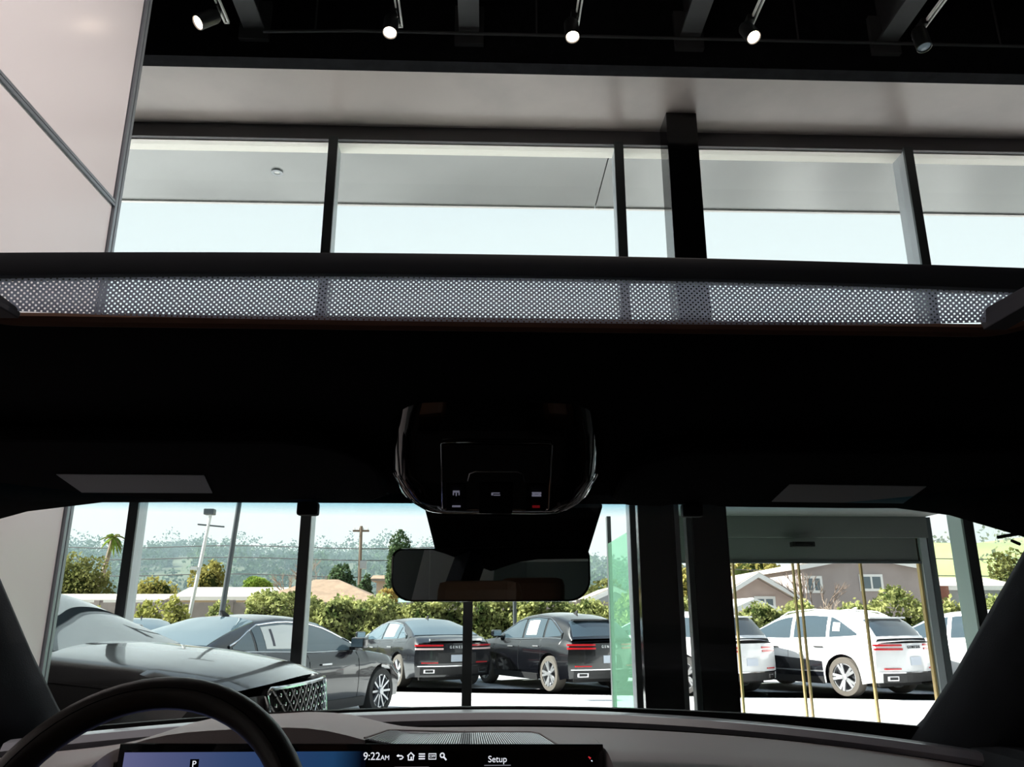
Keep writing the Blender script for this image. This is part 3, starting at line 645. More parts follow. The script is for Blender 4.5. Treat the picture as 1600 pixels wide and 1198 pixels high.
    Mt = Matrix.Translation((-hl - 0.03 + 0.16 * max(0, zl + 0.10 - 0.82), 0, zl - 0.005)) @ Matrix.Rotation(-PI / 2, 4, 'Z') @ Matrix.Rotation(PI / 2, 4, 'X')
    if 'name' in detail: text_mesh('lettering', 'G E N E S I S', 0.075, 'chrome' if paint != 'paint_white' else 'black_plastic', root, Mt, 0.006)
    fin = MB().prism([(0, 0), (0.16, 0), (0.0, 0.085), (-0.05, 0.085)], lambda a, b: (S['roof'][4][0] + 0.12 + a, -0.012, zr(S['roof'][4][0] + 0.12) + b - 0.008), lambda a, b: (S['roof'][4][0] + 0.12 + a, 0.012, zr(S['roof'][4][0] + 0.12) + b - 0.008)).build('antenna_fin', 'black_plastic' if paint != 'paint_white' else paint, root)
    if kind != 'sedan' and 'rails' in detail:
        for sg in (-1, 1):
            pts = [deform(*gsurf(x, 1.14)) for x in np.linspace(0.25, -1.5, 9)]; pts = [(p[0], sg * p[1], p[2] + (0.0 if i in (0, 8) else 0.045)) for i, p in enumerate(pts)]
            MB().tube(pts, 0.014, 6).build('roof_rail', 'satin_silver', root, smooth=True)
    if 'cladding' in detail:
        for sg in (-1, 1):
            MB().slab(lambda u, v, o: (lambda x, z: (x, sg * (hw(x, z) + o), z))(S['xr'] + R + 0.09 + (S['xf'] - S['xr'] - 2 * R - 0.18) * u, S['sill'] + 0.1 + (0.30 + 0.12 * u) * v), 8, 3, -0.01, 0.008).build('lower_cladding', 'paint_graphite', root)
            MB().slab(lambda u, v, o: (lambda x, z: (x, sg * (hw(x, z) + o), z))(S['xr'] + R + 0.09 + (S['xf'] - S['xr'] - 2 * R - 0.18) * u, S['sill'] + 0.20 + 0.025 * v), 8, 1, -0.01, 0.02).build('cladding_trim', 'satin_silver', root)
    return dict(root=root, deform=deform, hw=hw, zt=zt, zr=zr, side=side, S=S, gsurf=gsurf)
def sticker(car, sg, x0, x1, q0, q1, printed=True):
    sf = car['side'](sg)
    s_ = MB().slab(lambda u, v, o: sf(x0 + (x1 - x0) * u, q0 + (q1 - q0) * v, o), 3, 3, 0.007, 0.010).build('window_sticker', 'paper', car['root'], label='white paper price sticker in the side window')
    if printed:
        xm = x0 + (x1 - x0) * 0.72
        MB().slab(lambda u, v, o: sf(xm + (x1 - x0) * 0.07 * u, q0 + (q1 - q0) * (0.12 + 0.75 * v), o), 1, 3, 0.0095, 0.0115).build('print', 'paper_print', s_)

carA = make_car('sedan', 'sedan', 'black sedan parked closest outside the window, nose pointing away to the right', 'car', (-3.23, 12.4, GZ), 64, 'paint_navy', style=10, sc=1.03, glassm='car_glass_light', detail=('silverlip',))
sticker(carA, -1, -0.28, -0.92, 0.14, 0.84)
carB = make_car('sedan', 'sedan', 'dark grey sedan seen from behind, left of the dark crossover', 'car', (-1.75, 20.3, GZ), 118, 'paint_graphite', group='cars in the angled row', tyre='rubber_dusty', style=5, glassm='car_glass_light', detail=('name', 'silverlip'), lamp='tail_pale')
sticker(carB, 1, -0.28, -0.85, 0.2, 0.84, False)
carC = make_car('suv', 'crossover', 'dark grey crossover with red tail lights between grey sedan and vestibule side pane', 'car', (1.46, 19.05, GZ), 118, 'paint_black', group='cars in the angled row', sc=0.97, tyre='rubber_dusty', style=5, detail=('name',))
sticker(carC, 1, -0.32, -0.75, 0.2, 0.8, True)
carD = make_car('bigsuv', 'crossover', 'white SUV partly hidden behind the black steel column', 'car', (4.11, 18.32, GZ), 119, 'paint_white', group='cars in the angled row', style=5, sc=0.93, detail=('blackout',))
carE = make_car('suv', 'crossover', 'white crossover with grey lower cladding seen through the glass doors', 'car', (6.99, 17.78, GZ), 120, 'paint_white', group='cars in the angled row', tyre='rubber_dusty', style=5, detail=('name', 'rails', 'cladding', 'blackout'))
sticker(carE, 1, -1.17, -1.33, 0.32, 0.68, False)
carF = make_car('suv', 'crossover', 'white crossover farthest right, mostly behind the door jamb', 'car', (10.1, 17.4, GZ), 120, 'paint_white', group='cars in the angled row', style=5, detail=('blackout',))
carG = make_car('sedan', 'sedan', 'blue grey sedan whose roof shows far back behind the left mullion', 'car', (-9.3, 22.6, GZ), 118, 'paint_graphite', group='cars in the angled row', style=10)
carH = make_car('bigsuv', 'showroom_suv', 'glossy black SUV with diamond grille parked inside the showroom on the left', 'car', (-3.50, 5.33, 0), -6.5, 'paint_onyx', style=5, glassm='car_glass_light', detail=('blackout',))
# --- nose of the showroom SUV: crest grille, lattice, studs, chrome frame, lamps, bonnet creases
def nose(car):
    root, dfm, S = car['root'], car['deform'], car['S']; hl = S['L'] / 2
    def fr(y, z, o): p = dfm(hl, y, z); return (p[0] + o, p[1], p[2])
    out = [(-0.50, 1.005), (-0.46, 1.035), (0.46, 1.035), (0.50, 1.005), (0.46, 0.76), (0.30, 0.54), (0.0, 0.45), (-0.30, 0.54), (-0.46, 0.76)]
    def ins(y, z):
        n = len(out); c = False; j = n - 1
        for i in range(n):
            if ((out[i][1] > z) != (out[j][1] > z)) and y < (out[j][0] - out[i][0]) * (z - out[i][1]) / (out[j][1] - out[i][1]) + out[i][0]: c = not c
            j = i
        return c
    g = MB()
    def wid(z): return float(np.interp(z, [0.45, 0.54, 0.76, 1.005, 1.035], [0.02, 0.30, 0.46, 0.50, 0.46]))
    g.slab(lambda u, v, o: (lambda z: fr(wid(z) * (2 * u - 1), z, o))(0.45 + 0.585 * v), 12, 8, -0.03, 0.012)
    gr = g.build('grille', 'matte_black', root)
    dense = []
    for i in range(len(out)):
        a, b = out[i], out[(i + 1) % len(out)]
        for t in np.linspace(0, 1, 6)[:-1]: dense.append((a[0] + (b[0] - a[0]) * t, a[1] + (b[1] - a[1]) * t))
    MB().tube([fr(y, z, 0.018) for y, z in dense], 0.013, 8, closed=True).build('grille_frame', 'chrome', gr, smooth=True)
    P = 0.095
    for dr_ in (-1, 1):
        for k in range(-16, 17):
            run = []
            for t in np.linspace(-1.2, 1.2, 121):
                y = t; z = 0.76 + dr_ * (t - k * P) * 1.0
                if ins(y, z): run.append(fr(y, z, 0.022))
            if len(run) > 2: MB().tube(run[::3] + [run[-1]], 0.006, 5).build('lattice_bar', 'chrome', gr)
    st = None
    for i in range(-12, 13):
        for j in range(-7, 8):
            if (i + j) % 2 == 0: continue
            y, z = i * P / 2, 0.76 + j * P / 2
            if ins(y, z) and ins(y * 1.08, z + 0.01) and ins(y, z - 0.02):
                o_ = MB().lathe([(0, 0.026), (0.010, 0.024), (0.013, 0.012), (0.0, 0.012)], 8, 'x').build('stud', 'chrome', gr, loc=None) if st is None else st.copy()
                if st is None: st = o_
                else: COL.objects.link(o_)
                p = fr(y, z, 0.0); o_.location = (p[0], p[1], p[2])
    for sg in (-1, 1):
        for k in range(2):
            MB().slab(lambda u, v, o: fr(sg * (0.54 + 0.36 * u), 0.88 - k * 0.075 + 0.035 * v, o), 8, 1, -0.02, 0.012).build('headlamp', 'satin_silver', root, label='slim double headlamp bar')
        zt_, hw_ = car['zt'], car['hw']
        MB().tube([dfm(x, sg * (hw_(x, zt_(x) - 0.10) - 0.004), zt_(x) - 0.10) for x in np.linspace(2.25, -0.2, 24)], 0.010, 6).build('shoulder_crease', 'paint_onyx', root, smooth=True)
nose(carH)
# ================================================================== PLANTING, HOUSES, POLES
def blob_points(n, c, r, lumps=7, seed=0):
    """points on the skins of a few overlapping lumps"""
    rg = np.random.default_rng(seed); c = np.array(c); r = np.array(r, float); P = []
    cs = rg.normal(size=(lumps, 3)); cs /= np.linalg.norm(cs, axis=1)[:, None]; cs *= rg.uniform(0.25, 0.62, lumps)[:, None]
    for k in range(lumps):
        q = rg.normal(size=(n // lumps, 3)); q /= np.linalg.norm(q, axis=1)[:, None]; q *= (0.52 * rg.uniform(0.75, 1.0, len(q)))[:, None]
        P.append((cs[k] + q) * r + c)
    return np.concatenate(P)
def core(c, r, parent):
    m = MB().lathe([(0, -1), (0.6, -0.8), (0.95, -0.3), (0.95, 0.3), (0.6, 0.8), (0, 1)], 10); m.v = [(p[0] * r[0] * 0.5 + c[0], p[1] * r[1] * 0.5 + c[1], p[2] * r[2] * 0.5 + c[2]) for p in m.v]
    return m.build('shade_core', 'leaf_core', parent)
def tree(name, label, base, ht, crown, mat, n=1500, leaf=0.35, lumps=8, seed=1, trunk_r=0.16, cat='tree', core_on=True, bark='bark'):
    """crown = (cz, rx, ry, rz) relative to base"""
    r = empty(name, base, 0, label, cat, 'trees beyond the hedge'); cz, rx, ry, rz = crown
    MB().tube([(0, 0, -0.3), (0.05, 0, cz * 0.5), (0, 0, cz + rz * 0.4)], [trunk_r, trunk_r * 0.8, trunk_r * 0.3], 8).build('trunk', bark, r, smooth=True)
    V, Q = leaf_quads(blob_points(n, (0, 0, cz), (rx, ry, rz), lumps, seed), leaf); lf = fast_mesh('foliage', V, Q, mat, r); lf['kind'] = 'stuff'
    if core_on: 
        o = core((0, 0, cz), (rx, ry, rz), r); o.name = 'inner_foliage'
    return r
# px-derived plan positions (metres)
tree('olive_tree', 'big dense olive green tree left of the palm', (-23.6, 48.4, GZ), 6, (3.0, 2.0, 1.8, 2.2), 'leaf_olive', 4600, 0.22, 14, 3)
tree('olive_tree', 'low olive tree at the far left beside the white partition', (-27.6, 49, GZ), 6, (2.6, 1.7, 1.6, 1.9), 'leaf_olive', 2400, 0.24, 8, 4)
tree('round_tree', 'yellow green round tree between the left mullion and the white lamp pole', (-18.8, 48, GZ), 5, (2.6, 1.7, 1.6, 1.7), 'leaf_yellow', 4000, 0.2, 12, 5)
tree('round_tree', 'tall yellow green tree behind the white lamp pole', (-16.6, 50, GZ), 6, (3.2, 1.2, 1.2, 1.9), 'leaf_yellow', 3200, 0.22, 9, 6)
tree('round_tree', 'bright green rounded tree above the long pale roof', (-16.8, 62, GZ), 6, (3.8, 1.6, 1.6, 1.0), 'leaf_green', 3200, 0.2, 9, 7)
tree('conifer', 'dark grey green conifer left of the utility pole', (-8.1, 46.5, GZ), 6, (2.9, 0.95, 0.95, 2.0), 'leaf_pine', 3200, 0.2, 9, 8)
tree('conifer', 'small dark conifer right beside the utility pole', (-7.3, 50, GZ), 6, (2.2, 0.6, 0.6, 1.9), 'leaf_pine', 1800, 0.2, 6, 18)
tree('pine_tree', 'tall deep green pine showing above the rear view mirror', (-5.3, 51, GZ), 8, (4.3, 1.25, 1.25, 2.4), 'leaf_pine', 5200, 0.2, 12, 9)
tree('orange_tree', 'small orange leaved tree left of the rear view mirror', (-4.85, 41.3, GZ), 4, (2.1, 0.7, 0.7, 1.2), 'leaf_orange', 2200, 0.17, 8, 10)
tree('round_tree', 'dark leafy tree right of the rear view mirror above the hedge', (6.2, 43, GZ), 5, (2.3, 1.5, 1.4, 1.5), 'leaf_olive', 2600, 0.22, 8, 11)
tree('round_tree', 'pale green tree in the gap beside the black column', (11.0, 46, GZ), 5, (2.8, 1.9, 1.8, 1.9), 'leaf_yellow', 2600, 0.24, 8, 12)
tree('round_tree', 'yellow green tree on the hillside behind the pink house', (20.5, 62, GZ), 7, (4.6, 3.0, 2.4, 2.2), 'leaf_yellow', 2600, 0.30, 9, 13)
tree('round_tree', 'loose olive tree against the grassy hill beside the right pillar', (36.5, 56, GZ), 7, (3.8, 1.5, 1.4, 2.6), 'leaf_olive', 1600, 0.28, 8, 14, core_on=False)
# yellow shrubs in front of the left houses and by the white SUVs
for i, (x, y, r_, h, lb) in enumerate(((-13.0, 27.2, 0.6, 1.9, 'yellow green shrub under the left end of the long roof'), (-10.75, 27.1, 0.6, 1.9, 'yellow green shrub beside the left mullion above the sedan roof'), (-9.75, 26.6, 0.40, 2.15, 'bright shrub standing at the foot of the white lamp pole'), (-8.5, 26.7, 0.55, 1.9, 'low green shrub behind the dark lamp post'), (-7.4, 26.9, 0.45, 1.85, 'low green shrub above the closest sedan roof'))):
    r = empty('shrub', (x, y, GZ), 0, lb, 'shrub', 'shrubs along the lot'); V, Q = leaf_quads(blob_points(1500, (0, 0, h * 0.52), (r_ * 1.3, r_, h * 0.62), 8, 30 + i), 0.15); o = fast_mesh('foliage', V, Q, 'leaf_hedge' if i in (3, 4) else 'leaf_shrub', r); o['kind'] = 'stuff'
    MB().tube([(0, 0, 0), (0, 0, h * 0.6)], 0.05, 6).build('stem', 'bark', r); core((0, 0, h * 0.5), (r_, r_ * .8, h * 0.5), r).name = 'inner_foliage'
# hedge: solid dark core with a skin of leaves, uneven top
def hedge(name, label, pts, h, wd, n, mat, seed, bump=0.22):
    r = empty(name, (pts[0][0], pts[0][1], GZ), 0, label, 'hedge'); rg = np.random.default_rng(seed); pts = np.array(pts) - np.array(pts[0])
    m = MB()
    for a, b in zip(pts[:-1], pts[1:]):
        d = (b - a) / np.linalg.norm(b - a); nr = np.array([-d[1], d[0]]) * (wd / 2 - 0.18)
        m.add([(*(a - nr), 0), (*(b - nr), 0), (*(b + nr), 0), (*(a + nr), 0), (*(a - nr), h - 0.25), (*(b - nr), h - 0.25), (*(b + nr), h - 0.25), (*(a + nr), h - 0.25)], [(0, 3, 2, 1), (4, 5, 6, 7), (0, 1, 5, 4), (1, 2, 6, 5), (2, 3, 7, 6), (3, 0, 4, 7)])
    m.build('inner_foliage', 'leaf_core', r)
    seg = np.linalg.norm(pts[1:] - pts[:-1], axis=1); cum = np.concatenate([[0], np.cumsum(seg)]); s = rg.uniform(0, cum[-1], n)
    k = np.searchsorted(cum, s) - 1; k = np.clip(k, 0, len(seg) - 1); t = (s - cum[k]) / seg[k]; C = pts[k] + (pts[k + 1] - pts[k]) * t[:, None]
    d = (pts[k + 1] - pts[k]) / seg[k][:, None]; nr = np.stack([-d[:, 1], d[:, 0]], 1)
    top = h + bump * (np.sin(s * 1.7) * np.sin(s * 0.63 + 1) + 0.5 * np.sin(s * 5.1)); q = rg.uniform(0, 1, n)
    fr = q < 0.68; z = np.where(fr, rg.uniform(0, 1, n) * top, top - 0.05 + rg.normal(0, 0.09, n))
    lat = np.where(fr, -wd / 2 + 0.16 * np.sin(s * 3.3 + z * 4) * np.sin(z * 5.2 - s) + rg.normal(0, 0.07, n), rg.uniform(-0.5, 0.5, n) * wd)
    P = np.concatenate([C + nr * lat[:, None], z[:, None]], 1)
    V, Q = leaf_quads(P, 0.13); o = fast_mesh('foliage', V, Q, mat, r); o['kind'] = 'stuff'; return r
hedge('hedge', 'long leafy green hedge behind the parked cars', [(-7.0, 25.4), (-2, 24.6), (4.5, 23.4)], 1.92, 1.2, 26000, 'leaf_hedge', 40)
hedge('hedge', 'bushy green hedge behind the white cars on the right', [(4.8, 23.3), (10, 22.4), (18, 21.2), (24, 20.5)], 1.72, 1.3, 26000, 'leaf_hedge', 41, 0.34)
# bare trees: recursive twigs
def bare(name, label, base, ht, spread, seed, mat):
    r = empty(name, base, 0, label, 'tree', 'bare trees'); rg = random.Random(seed); m = MB()
    def grow(p, d, l, rad, k):
        q = p + d * l; m.tube([tuple(p), tuple(q)], [rad, rad * 0.65], 5, cap=False)
        if k == 0: return
        for _ in range(3 if k > 1 else 4):
            nd = (d + Vector((rg.uniform(-1, 1), rg.uniform(-1, 1), rg.uniform(-0.2, 0.7))) * spread).normalized(); grow(q, nd, l * rg.uniform(0.6, 0.82), rad * 0.6, k - 1)
    grow(Vector((0, 0, 0)), Vector((0, 0, 1)), ht * 0.30, ht * 0.022, 4); m.build('branches', mat, r)
bare('bare_tree', 'bare branching tree beside the second mullion above the tan roof', (-8.9, 40.6, GZ), 4.6, 0.75, 5, 'pale_bark')
bare('bare_tree', 'small bare tree in front of the tan roof', (-6.0, 26.6, GZ), 2.4, 0.8, 9, 'pale_bark')
bare('bare_tree', 'bare twiggy tree left of the mauve house window', (12.0, 29.8, GZ), 3.6, 0.7, 12, 'bark')
bare('bare_tree', 'low bare bush above the white crossover roof', (10.5, 24.4, GZ), 2.6, 0.9, 15, 'pale_bark')
# palm
r = empty('palm_tree', (-24.9, 55, GZ), 0, 'slender palm tree with a ragged green crown on the left', 'palm tree', 'trees beyond the hedge')
MB().tube([(-0.95, 0, -0.2), (-0.5, 0, 3.2), (-0.02, 0, 6.6)], [0.20, 0.17, 0.14], 8).build('trunk', 'pale_bark', r, smooth=True)
for k in range(34):
    a = 2 * PI * k / 34 * 5 + 0.3; el = random.uniform(-1.4, 1.1); ln = random.uniform(0.6, 1.05); m = MB(); prev = None
    for s_ in range(7):
        t = s_ / 6; p = Vector((math.cos(a) * ln * t * math.cos(el), math.sin(a) * ln * t * math.cos(el), 6.65 + ln * (math.sin(el) * t - 0.55 * t * t)))
        wv = Vector((-math.sin(a), math.cos(a), 0)) * (0.085 * math.sin(PI * min(1, t * 0.9 + 0.1)))
        if prev: m.add([prev[0] - prev[1], prev[0] + prev[1], p + wv, p - wv, prev[0] - prev[1] - Vector((0, 0, .08)), p - wv - Vector((0, 0, .08)), prev[0] + prev[1] - Vector((0, 0, .08)), p + wv - Vector((0, 0, .08))], [(0, 1, 2, 3), (0, 3, 5, 4), (1, 6, 7, 2)])
        prev = (p, wv)
    m.build('frond', 'leaf_green' if k % 3 else 'leaf_olive', r)
# woods on the far hill
P = []; rg = np.random.default_rng(3)
for k in range(900):
    u, v = rg.uniform(0, 1), rg.uniform(0.05, 1.0) ; b = fh(u, v); s_ = rg.uniform(1.2, 3.0) * (1.5 if v > 0.85 else 1)
    P.append((np.array(b) + [0, 0, s_ * 0.6], s_, rg.uniform(0.8, 1.7)))
V = []; 
for c_, s_, e in P:
    q = rg.normal(size=(150, 3)); q /= np.linalg.norm(q, axis=1)[:, None]; V.append(c_ + q * np.array([s_, s_, s_ * e]) * rg.uniform(0.6, 1.1, (150, 1)))
Vq, Q = leaf_quads(np.concatenate(V), 0.85); o = fast_mesh('hillside_woods', Vq, Q, 'leaf_far'); tag(o, 'hazy wooded hillside far behind the houses on the left', 'woods', kind='stuff')
P = []
for k in range(70):
    u, v = rg.uniform(0.05, 0.9), rg.uniform(0.1, 0.95); b = fg(u, v); P.append(np.array(b) + [0, 0, 0.8] + rg.normal(size=(40, 3)) * rg.uniform(0.8, 1.8) * np.array([1, 1, 0.7]))
Vq, Q = leaf_quads(np.concatenate(P), 0.9); o = fast_mesh('hillside_scrub', Vq, Q, 'leaf_olive'); tag(o, 'scattered olive scrub on the grassy hill at the right', 'scrub', kind='stuff')
# ---------------------------------------------------------------- houses
def house(name, label, c, w_, d_, h, rise, wall, roof, rz=0.0, gable='x', over=0.4, windows=(), hip=False, chimney=None):
    r = empty(name, (c[0], c[1], GZ), rz, label, 'house', 'neighbouring houses')
    if gable == 'x' and not hip:      # ridge along y, gable facing camera
        MB().prism([(-w_ / 2, 0), (w_ / 2, 0), (w_ / 2, h), (0, h + rise), (-w_ / 2, h)], lambda a, b: (a, -d_ / 2, b), lambda a, b: (a, d_ / 2, b)).build('walls', wall, r)
        for sg in (-1, 1):
            sl = math.atan2(rise, w_ / 2); ex = w_ / 2 + over
            p = [(0, h + rise + 0.02), (sg * ex, h + rise + 0.02 - ex * math.tan(sl)), (sg * ex, h + rise + 0.20 - ex * math.tan(sl)), (0, h + rise + 0.20)]
            pl = MB().prism(p, lambda a, b: (a, -d_ / 2 - over, b), lambda a, b: (a, d_ / 2 + over, b)).build('roof_slope', roof, r)
            MB().prism(p, lambda a, b: (a, -d_ / 2 - over - 0.06, b - 0.04), lambda a, b: (a, -d_ / 2 - over, b - 0.04)).build('barge_board', 'white_trim', pl)
    else:
        MB().box((-w_ / 2, -d_ / 2, 0), (w_ / 2, d_ / 2, h)).build('walls', wall, r)
        a, b = w_ / 2 + over, d_ / 2 + over; k = b if hip else 0; z0, z1 = h, h + rise
        v = [(-a, -b, z0), (a, -b, z0), (a, b, z0), (-a, b, z0), (-a + k, 0, z1), (a - k, 0, z1), (-a, -b, z0 - 0.12), (a, -b, z0 - 0.12), (a, b, z0 - 0.12), (-a, b, z0 - 0.12)]
        ro = MB().add(v, [(0, 1, 5, 4), (1, 2, 5), (2, 3, 4, 5), (3, 0, 4), (6, 7, 1, 0), (7, 8, 2, 1), (8, 9, 3, 2), (9, 6, 0, 3), (9, 8, 7, 6)]).build('roof', roof, r)
        MB().box((-a, -b - 0.04, z0 - 0.16), (a, -b, z0 + 0.02)).build('fascia_board', 'white_trim' if roof != 'roof_tan' else 'block_wall', ro)
    for (x, z, ww, hh) in windows:
        f = MB().box((x - ww / 2, -d_ / 2 - 0.05, z - hh / 2), (x + ww / 2, -d_ / 2 + 0.05, z + hh / 2)).build('window', 'white_trim', r)
        for k in (0, 1):
            x0 = x - ww / 2 + 0.10 + k * (ww / 2 - 0.06); MB().box((x0, -d_ / 2 - 0.06, z - hh / 2 + 0.10), (x0 + ww / 2 - 0.14, -d_ / 2 - 0.045, z + hh / 2 - 0.10)).build('pane', 'house_glass', f)
    if chimney: MB().box((chimney[0] - 0.3, -d_ / 2 - 0.5, 0), (chimney[0] + 0.3, -d_ / 2 - 0.02, chimney[1])).build('chimney', 'brick', r)
    return r
house('bungalow', 'long low bungalow with a pale flat roof at the far left', (-19.2, 43, GZ), 6.4, 4, 2.3, 0.35, 'stucco_cream', 'roof_pale', 0.0, gable='y', windows=((-1.6, 1.4, 1.2, 0.9), (1.4, 1.4, 1.2, 0.9)))
house('bungalow', 'low cream bungalow with a pale roof beside the dark lamp post', (-12.1, 43.2, GZ), 5.6, 4, 2.45, 0.55, 'stucco_cream', 'roof_pale', 0.0, gable='y', windows=((-1.5, 1.4, 1.2, 0.8),))
house('bungalow', 'house with a tan hipped roof left of the mirror', (-7.0, 36.6, GZ), 5.6, 4.6, 1.95, 1.15, 'block_wall', 'roof_tan', 0.0, gable='y', hip=True, over=0.4)
house('cottage', 'small house with a teal roof edge behind the orange tree', (-5.5, 45.5, GZ), 2.2, 3, 2.1, 0.4, 'stucco_pink', 'roof_teal', 0.0, gable='y')
house('cottage', 'brick red tower like house behind the orange tree', (-6.6, 57, GZ), 1.5, 2, 4.0, 0.3, 'stucco_pink', 'roof_tan', 0.0, gable='y')
house('cottage', 'dark gabled shed with a white roof edge right of the mirror', (5.0, 34, GZ), 2.8, 4, 1.85, 0.6, 'siding_blue', 'roof_pale', 0.0)
house('cottage', 'pink gabled house with a white roof behind the hedge', (10.3, 33, GZ), 3.0, 4, 2.1, 0.85, 'stucco_pink', 'roof_pale', 0.0, windows=((0.3, 1.95, 0.8, 0.6),))
house('bungalow', 'low white roofed annex in front of the pink house', (8.8, 28.2, GZ), 2.2, 2, 1.45, 0.45, 'stucco_pink', 'white_trim', 0.0)
house('two_storey_house', 'mauve stucco house with a white framed window seen through the doors', (15.15, 36, GZ), 4.9, 7, 3.35, 0.45, 'stucco_mauve', 'roof_pale', 0.0, over=0.2, windows=((0.35, 2.82, 0.95, 0.66), (-2.0, 2.75, 0.7, 0.66)))
house('shed', 'blue grey sided shed with a brick chimney near the right pillar', (20.6, 37, GZ), 4.0, 5, 2.75, 0.5, 'siding_blue', 'roof_pale', 0.0, gable='y', chimney=(-1.4, 2.75))
# block wall behind the hedge
wv = empty('garden_wall', (-3, 28.4, GZ), -0.10, 'grey brown block garden wall with posts behind the long hedge', 'wall')
for k in range(9):
    x = -13 + k * 2.4
    MB().box((x + 0.1, -0.08, 0), (x + 2.3, 0.08, 1.98)).build('wall_panel', 'block_wall', wv)
    MB().box((x - 0.1, -0.12, 0), (x + 0.1, 0.12, 2.06)).build('post', 'block_wall', wv, bevel=0.01)
# poles and wires
u = empty('utility_pole', (-9.2, 60, GZ), 0, 'wooden utility pole with crossarm left of the mirror', 'pole')
MB().tube([(0.15, 0, -0.3), (0, 0, 8.0)], [0.16, 0.11], 8).build('shaft', 'pole_wood', u)
MB().bar((-0.6, 0, 7.65), (0.6, 0, 7.65), 0.12, 0.14).build('crossarm', 'pole_wood', u)
for x in (-0.6, -0.2, 0.2, 0.6): MB().lathe([(0, 0), (0.06, 0), (0.04, 0.16), (0, 0.18)], 8, c=(x * 0.8, 0, 7.72)).build('insulator', 'pole_white', u)
MB().cbox((0.28, 0, 5.2), (0.5, 0.25, 0.6)).build('transformer', 'grey_metal', u, bevel=0.05)
u = empty('lamp_pole', (-9.85, 27.6, GZ), 0, 'pale parking lot lamp pole with a crossarm, left of the dark post', 'lamp pole')
MB().tube([(0, 0, 0), (0.50, 0, 4.9)], [0.075, 0.055], 8).build('shaft', 'pole_white', u, smooth=True)
MB().bar((0.1, 0, 4.50), (1.0, 0, 4.42), 0.04, 0.05).build('crossarm', 'dark_alu', u)
MB().cbox((0.46, 0, 4.92), (0.34, 0.3, 0.2)).build('lamp_head', 'dark_alu', u, bevel=0.03)
MB().cbox((0.16, 0.0, 3.05), (0.22, 0.2, 0.10)).build('bracket', 'pole_white', u)
u = empty('lamp_post', (-5.10, 16.2, GZ), 0, 'slim dark grey lamp post rising behind the closest sedan', 'lamp pole')
MB().tube([(-0.08, 0, 0), (0.24, 0, 5.2)], [0.056, 0.046], 10).build('shaft', 'dark_alu', u, smooth=True)
MB().lathe([(0, 0), (0.16, 0), (0.16, 0.05), (0.08, 0.1), (0, 0.1)], 12, c=(-0.08, 0, 0)).build('base', 'dark_alu', u)
MB().cbox((0.34, 0, 5.22), (0.5, 0.25, 0.12)).build('lamp_head', 'dark_alu', u, bevel=0.03)
u = empty('lamp_post', (0.18, 22.7, GZ), 0, 'short dark post in front of the hedge below the mirror', 'lamp pole')
MB().tube([(0.65, 0, 0), (0.62, 0, 2.9)], 0.055, 10).build('shaft', 'dark_alu', u, smooth=True)
MB().lathe([(0, 2.9), (0.10, 2.9), (0.07, 3.0), (0, 3.02)], 12, c=(0.62, 0, 0)).build('cap', 'dark_alu', u)
for k, (z, lb) in enumerate(((6.55, 'topmost of the dark power lines crossing the left sky'), (5.7, 'second power line below the topmost crossing the left sky'), (4.5, 'lowest power line on the left above the roofs'))):
    w_ = MB().tube([(-60 + 62.0 * t, 60 + 8 * (0.8 - t) * (1 if t < 0.8 else 0), z + 2.0 * (t - 0.806) ** 2 - 0.25 * math.sin(PI * t * 3) ** 2) for t in np.linspace(0, 1.0, 40)], 0.035, 5).build('power_line', 'wire'); tag(w_, lb, 'power line', 'power lines')
for k, (z, lb) in enumerate(((6.1, 'upper power line in front of the grassy hill'), (4.9, 'lower power line in front of the grassy hill'))):
    w_ = MB().tube([(14 + 50 * t, 58, z - 0.6 * math.sin(PI * t)) for t in np.linspace(0, 1, 20)], 0.035, 5).build('power_line', 'wire'); tag(w_, lb, 'power line', 'power lines')
hz_ = MB().box((-330, 72, -3), (330, 300, 60)).build('haze', 'haze'); tag(hz_, 'thin pale haze lying over the distant hills', 'haze', kind='stuff')
# ================================================================== THE CAR AROUND THE CAMERA
car = empty('cabin_car', (0, 0, 0), 0, 'dark car cabin seen from inside, with open sunroof and wide display', 'car')
def outline(x0, x1, y0, y1, r, na=6, ne=14):
    out = []
    cs = ((x1 - r, y0 + r, -90), (x1 - r, y1 - r, 0), (x0 + r, y1 - r, 90), (x0 + r, y0 + r, 180))
    for i, (cx, cy, a0) in enumerate(cs):
        arc = [(cx + r * math.cos(math.radians(a0 + 90 * k / na)), cy + r * math.sin(math.radians(a0 + 90 * k / na))) for k in range(na + 1)]
        out += arc; nx = cs[(i + 1) % 4]; p = arc[-1]; a1 = nx[2]; q = (nx[0] + r * math.cos(math.radians(a1)), nx[1] + r * math.sin(math.radians(a1)))
        out += [(p[0] + (q[0] - p[0]) * t, p[1] + (q[1] - p[1]) * t) for t in np.linspace(0, 1, ne + 2)[1:-1]]
    return out
HY = [(-2.2, 1.56), (-1.2, 1.63), (-0.3, 1.66), (0.2, 1.665), (0.60, 1.652), (0.652, 1.643), (0.70, 1.628), (0.82, 1.600), (0.92, 1.573), (1.04, 1.543)]
def hz(x, y): return float(np.interp(y, [p[0] for p in HY], [p[1] for p in HY])) - 0.9 * max(0, abs(x) - 0.48) ** 2
OP = outline(-0.462, 0.470, -0.22, 0.652, 0.05); OUT = outline(-0.74, 0.74, -2.15, 1.04, 0.05)
N = len(OP)
def th(y): return 0.30 + 0.70 * max(0.0, min(1.0, (0.60 - y) / 0.1, 1.0) if y < 0.60 else min(1.0, (y - 0.66) / 0.2))
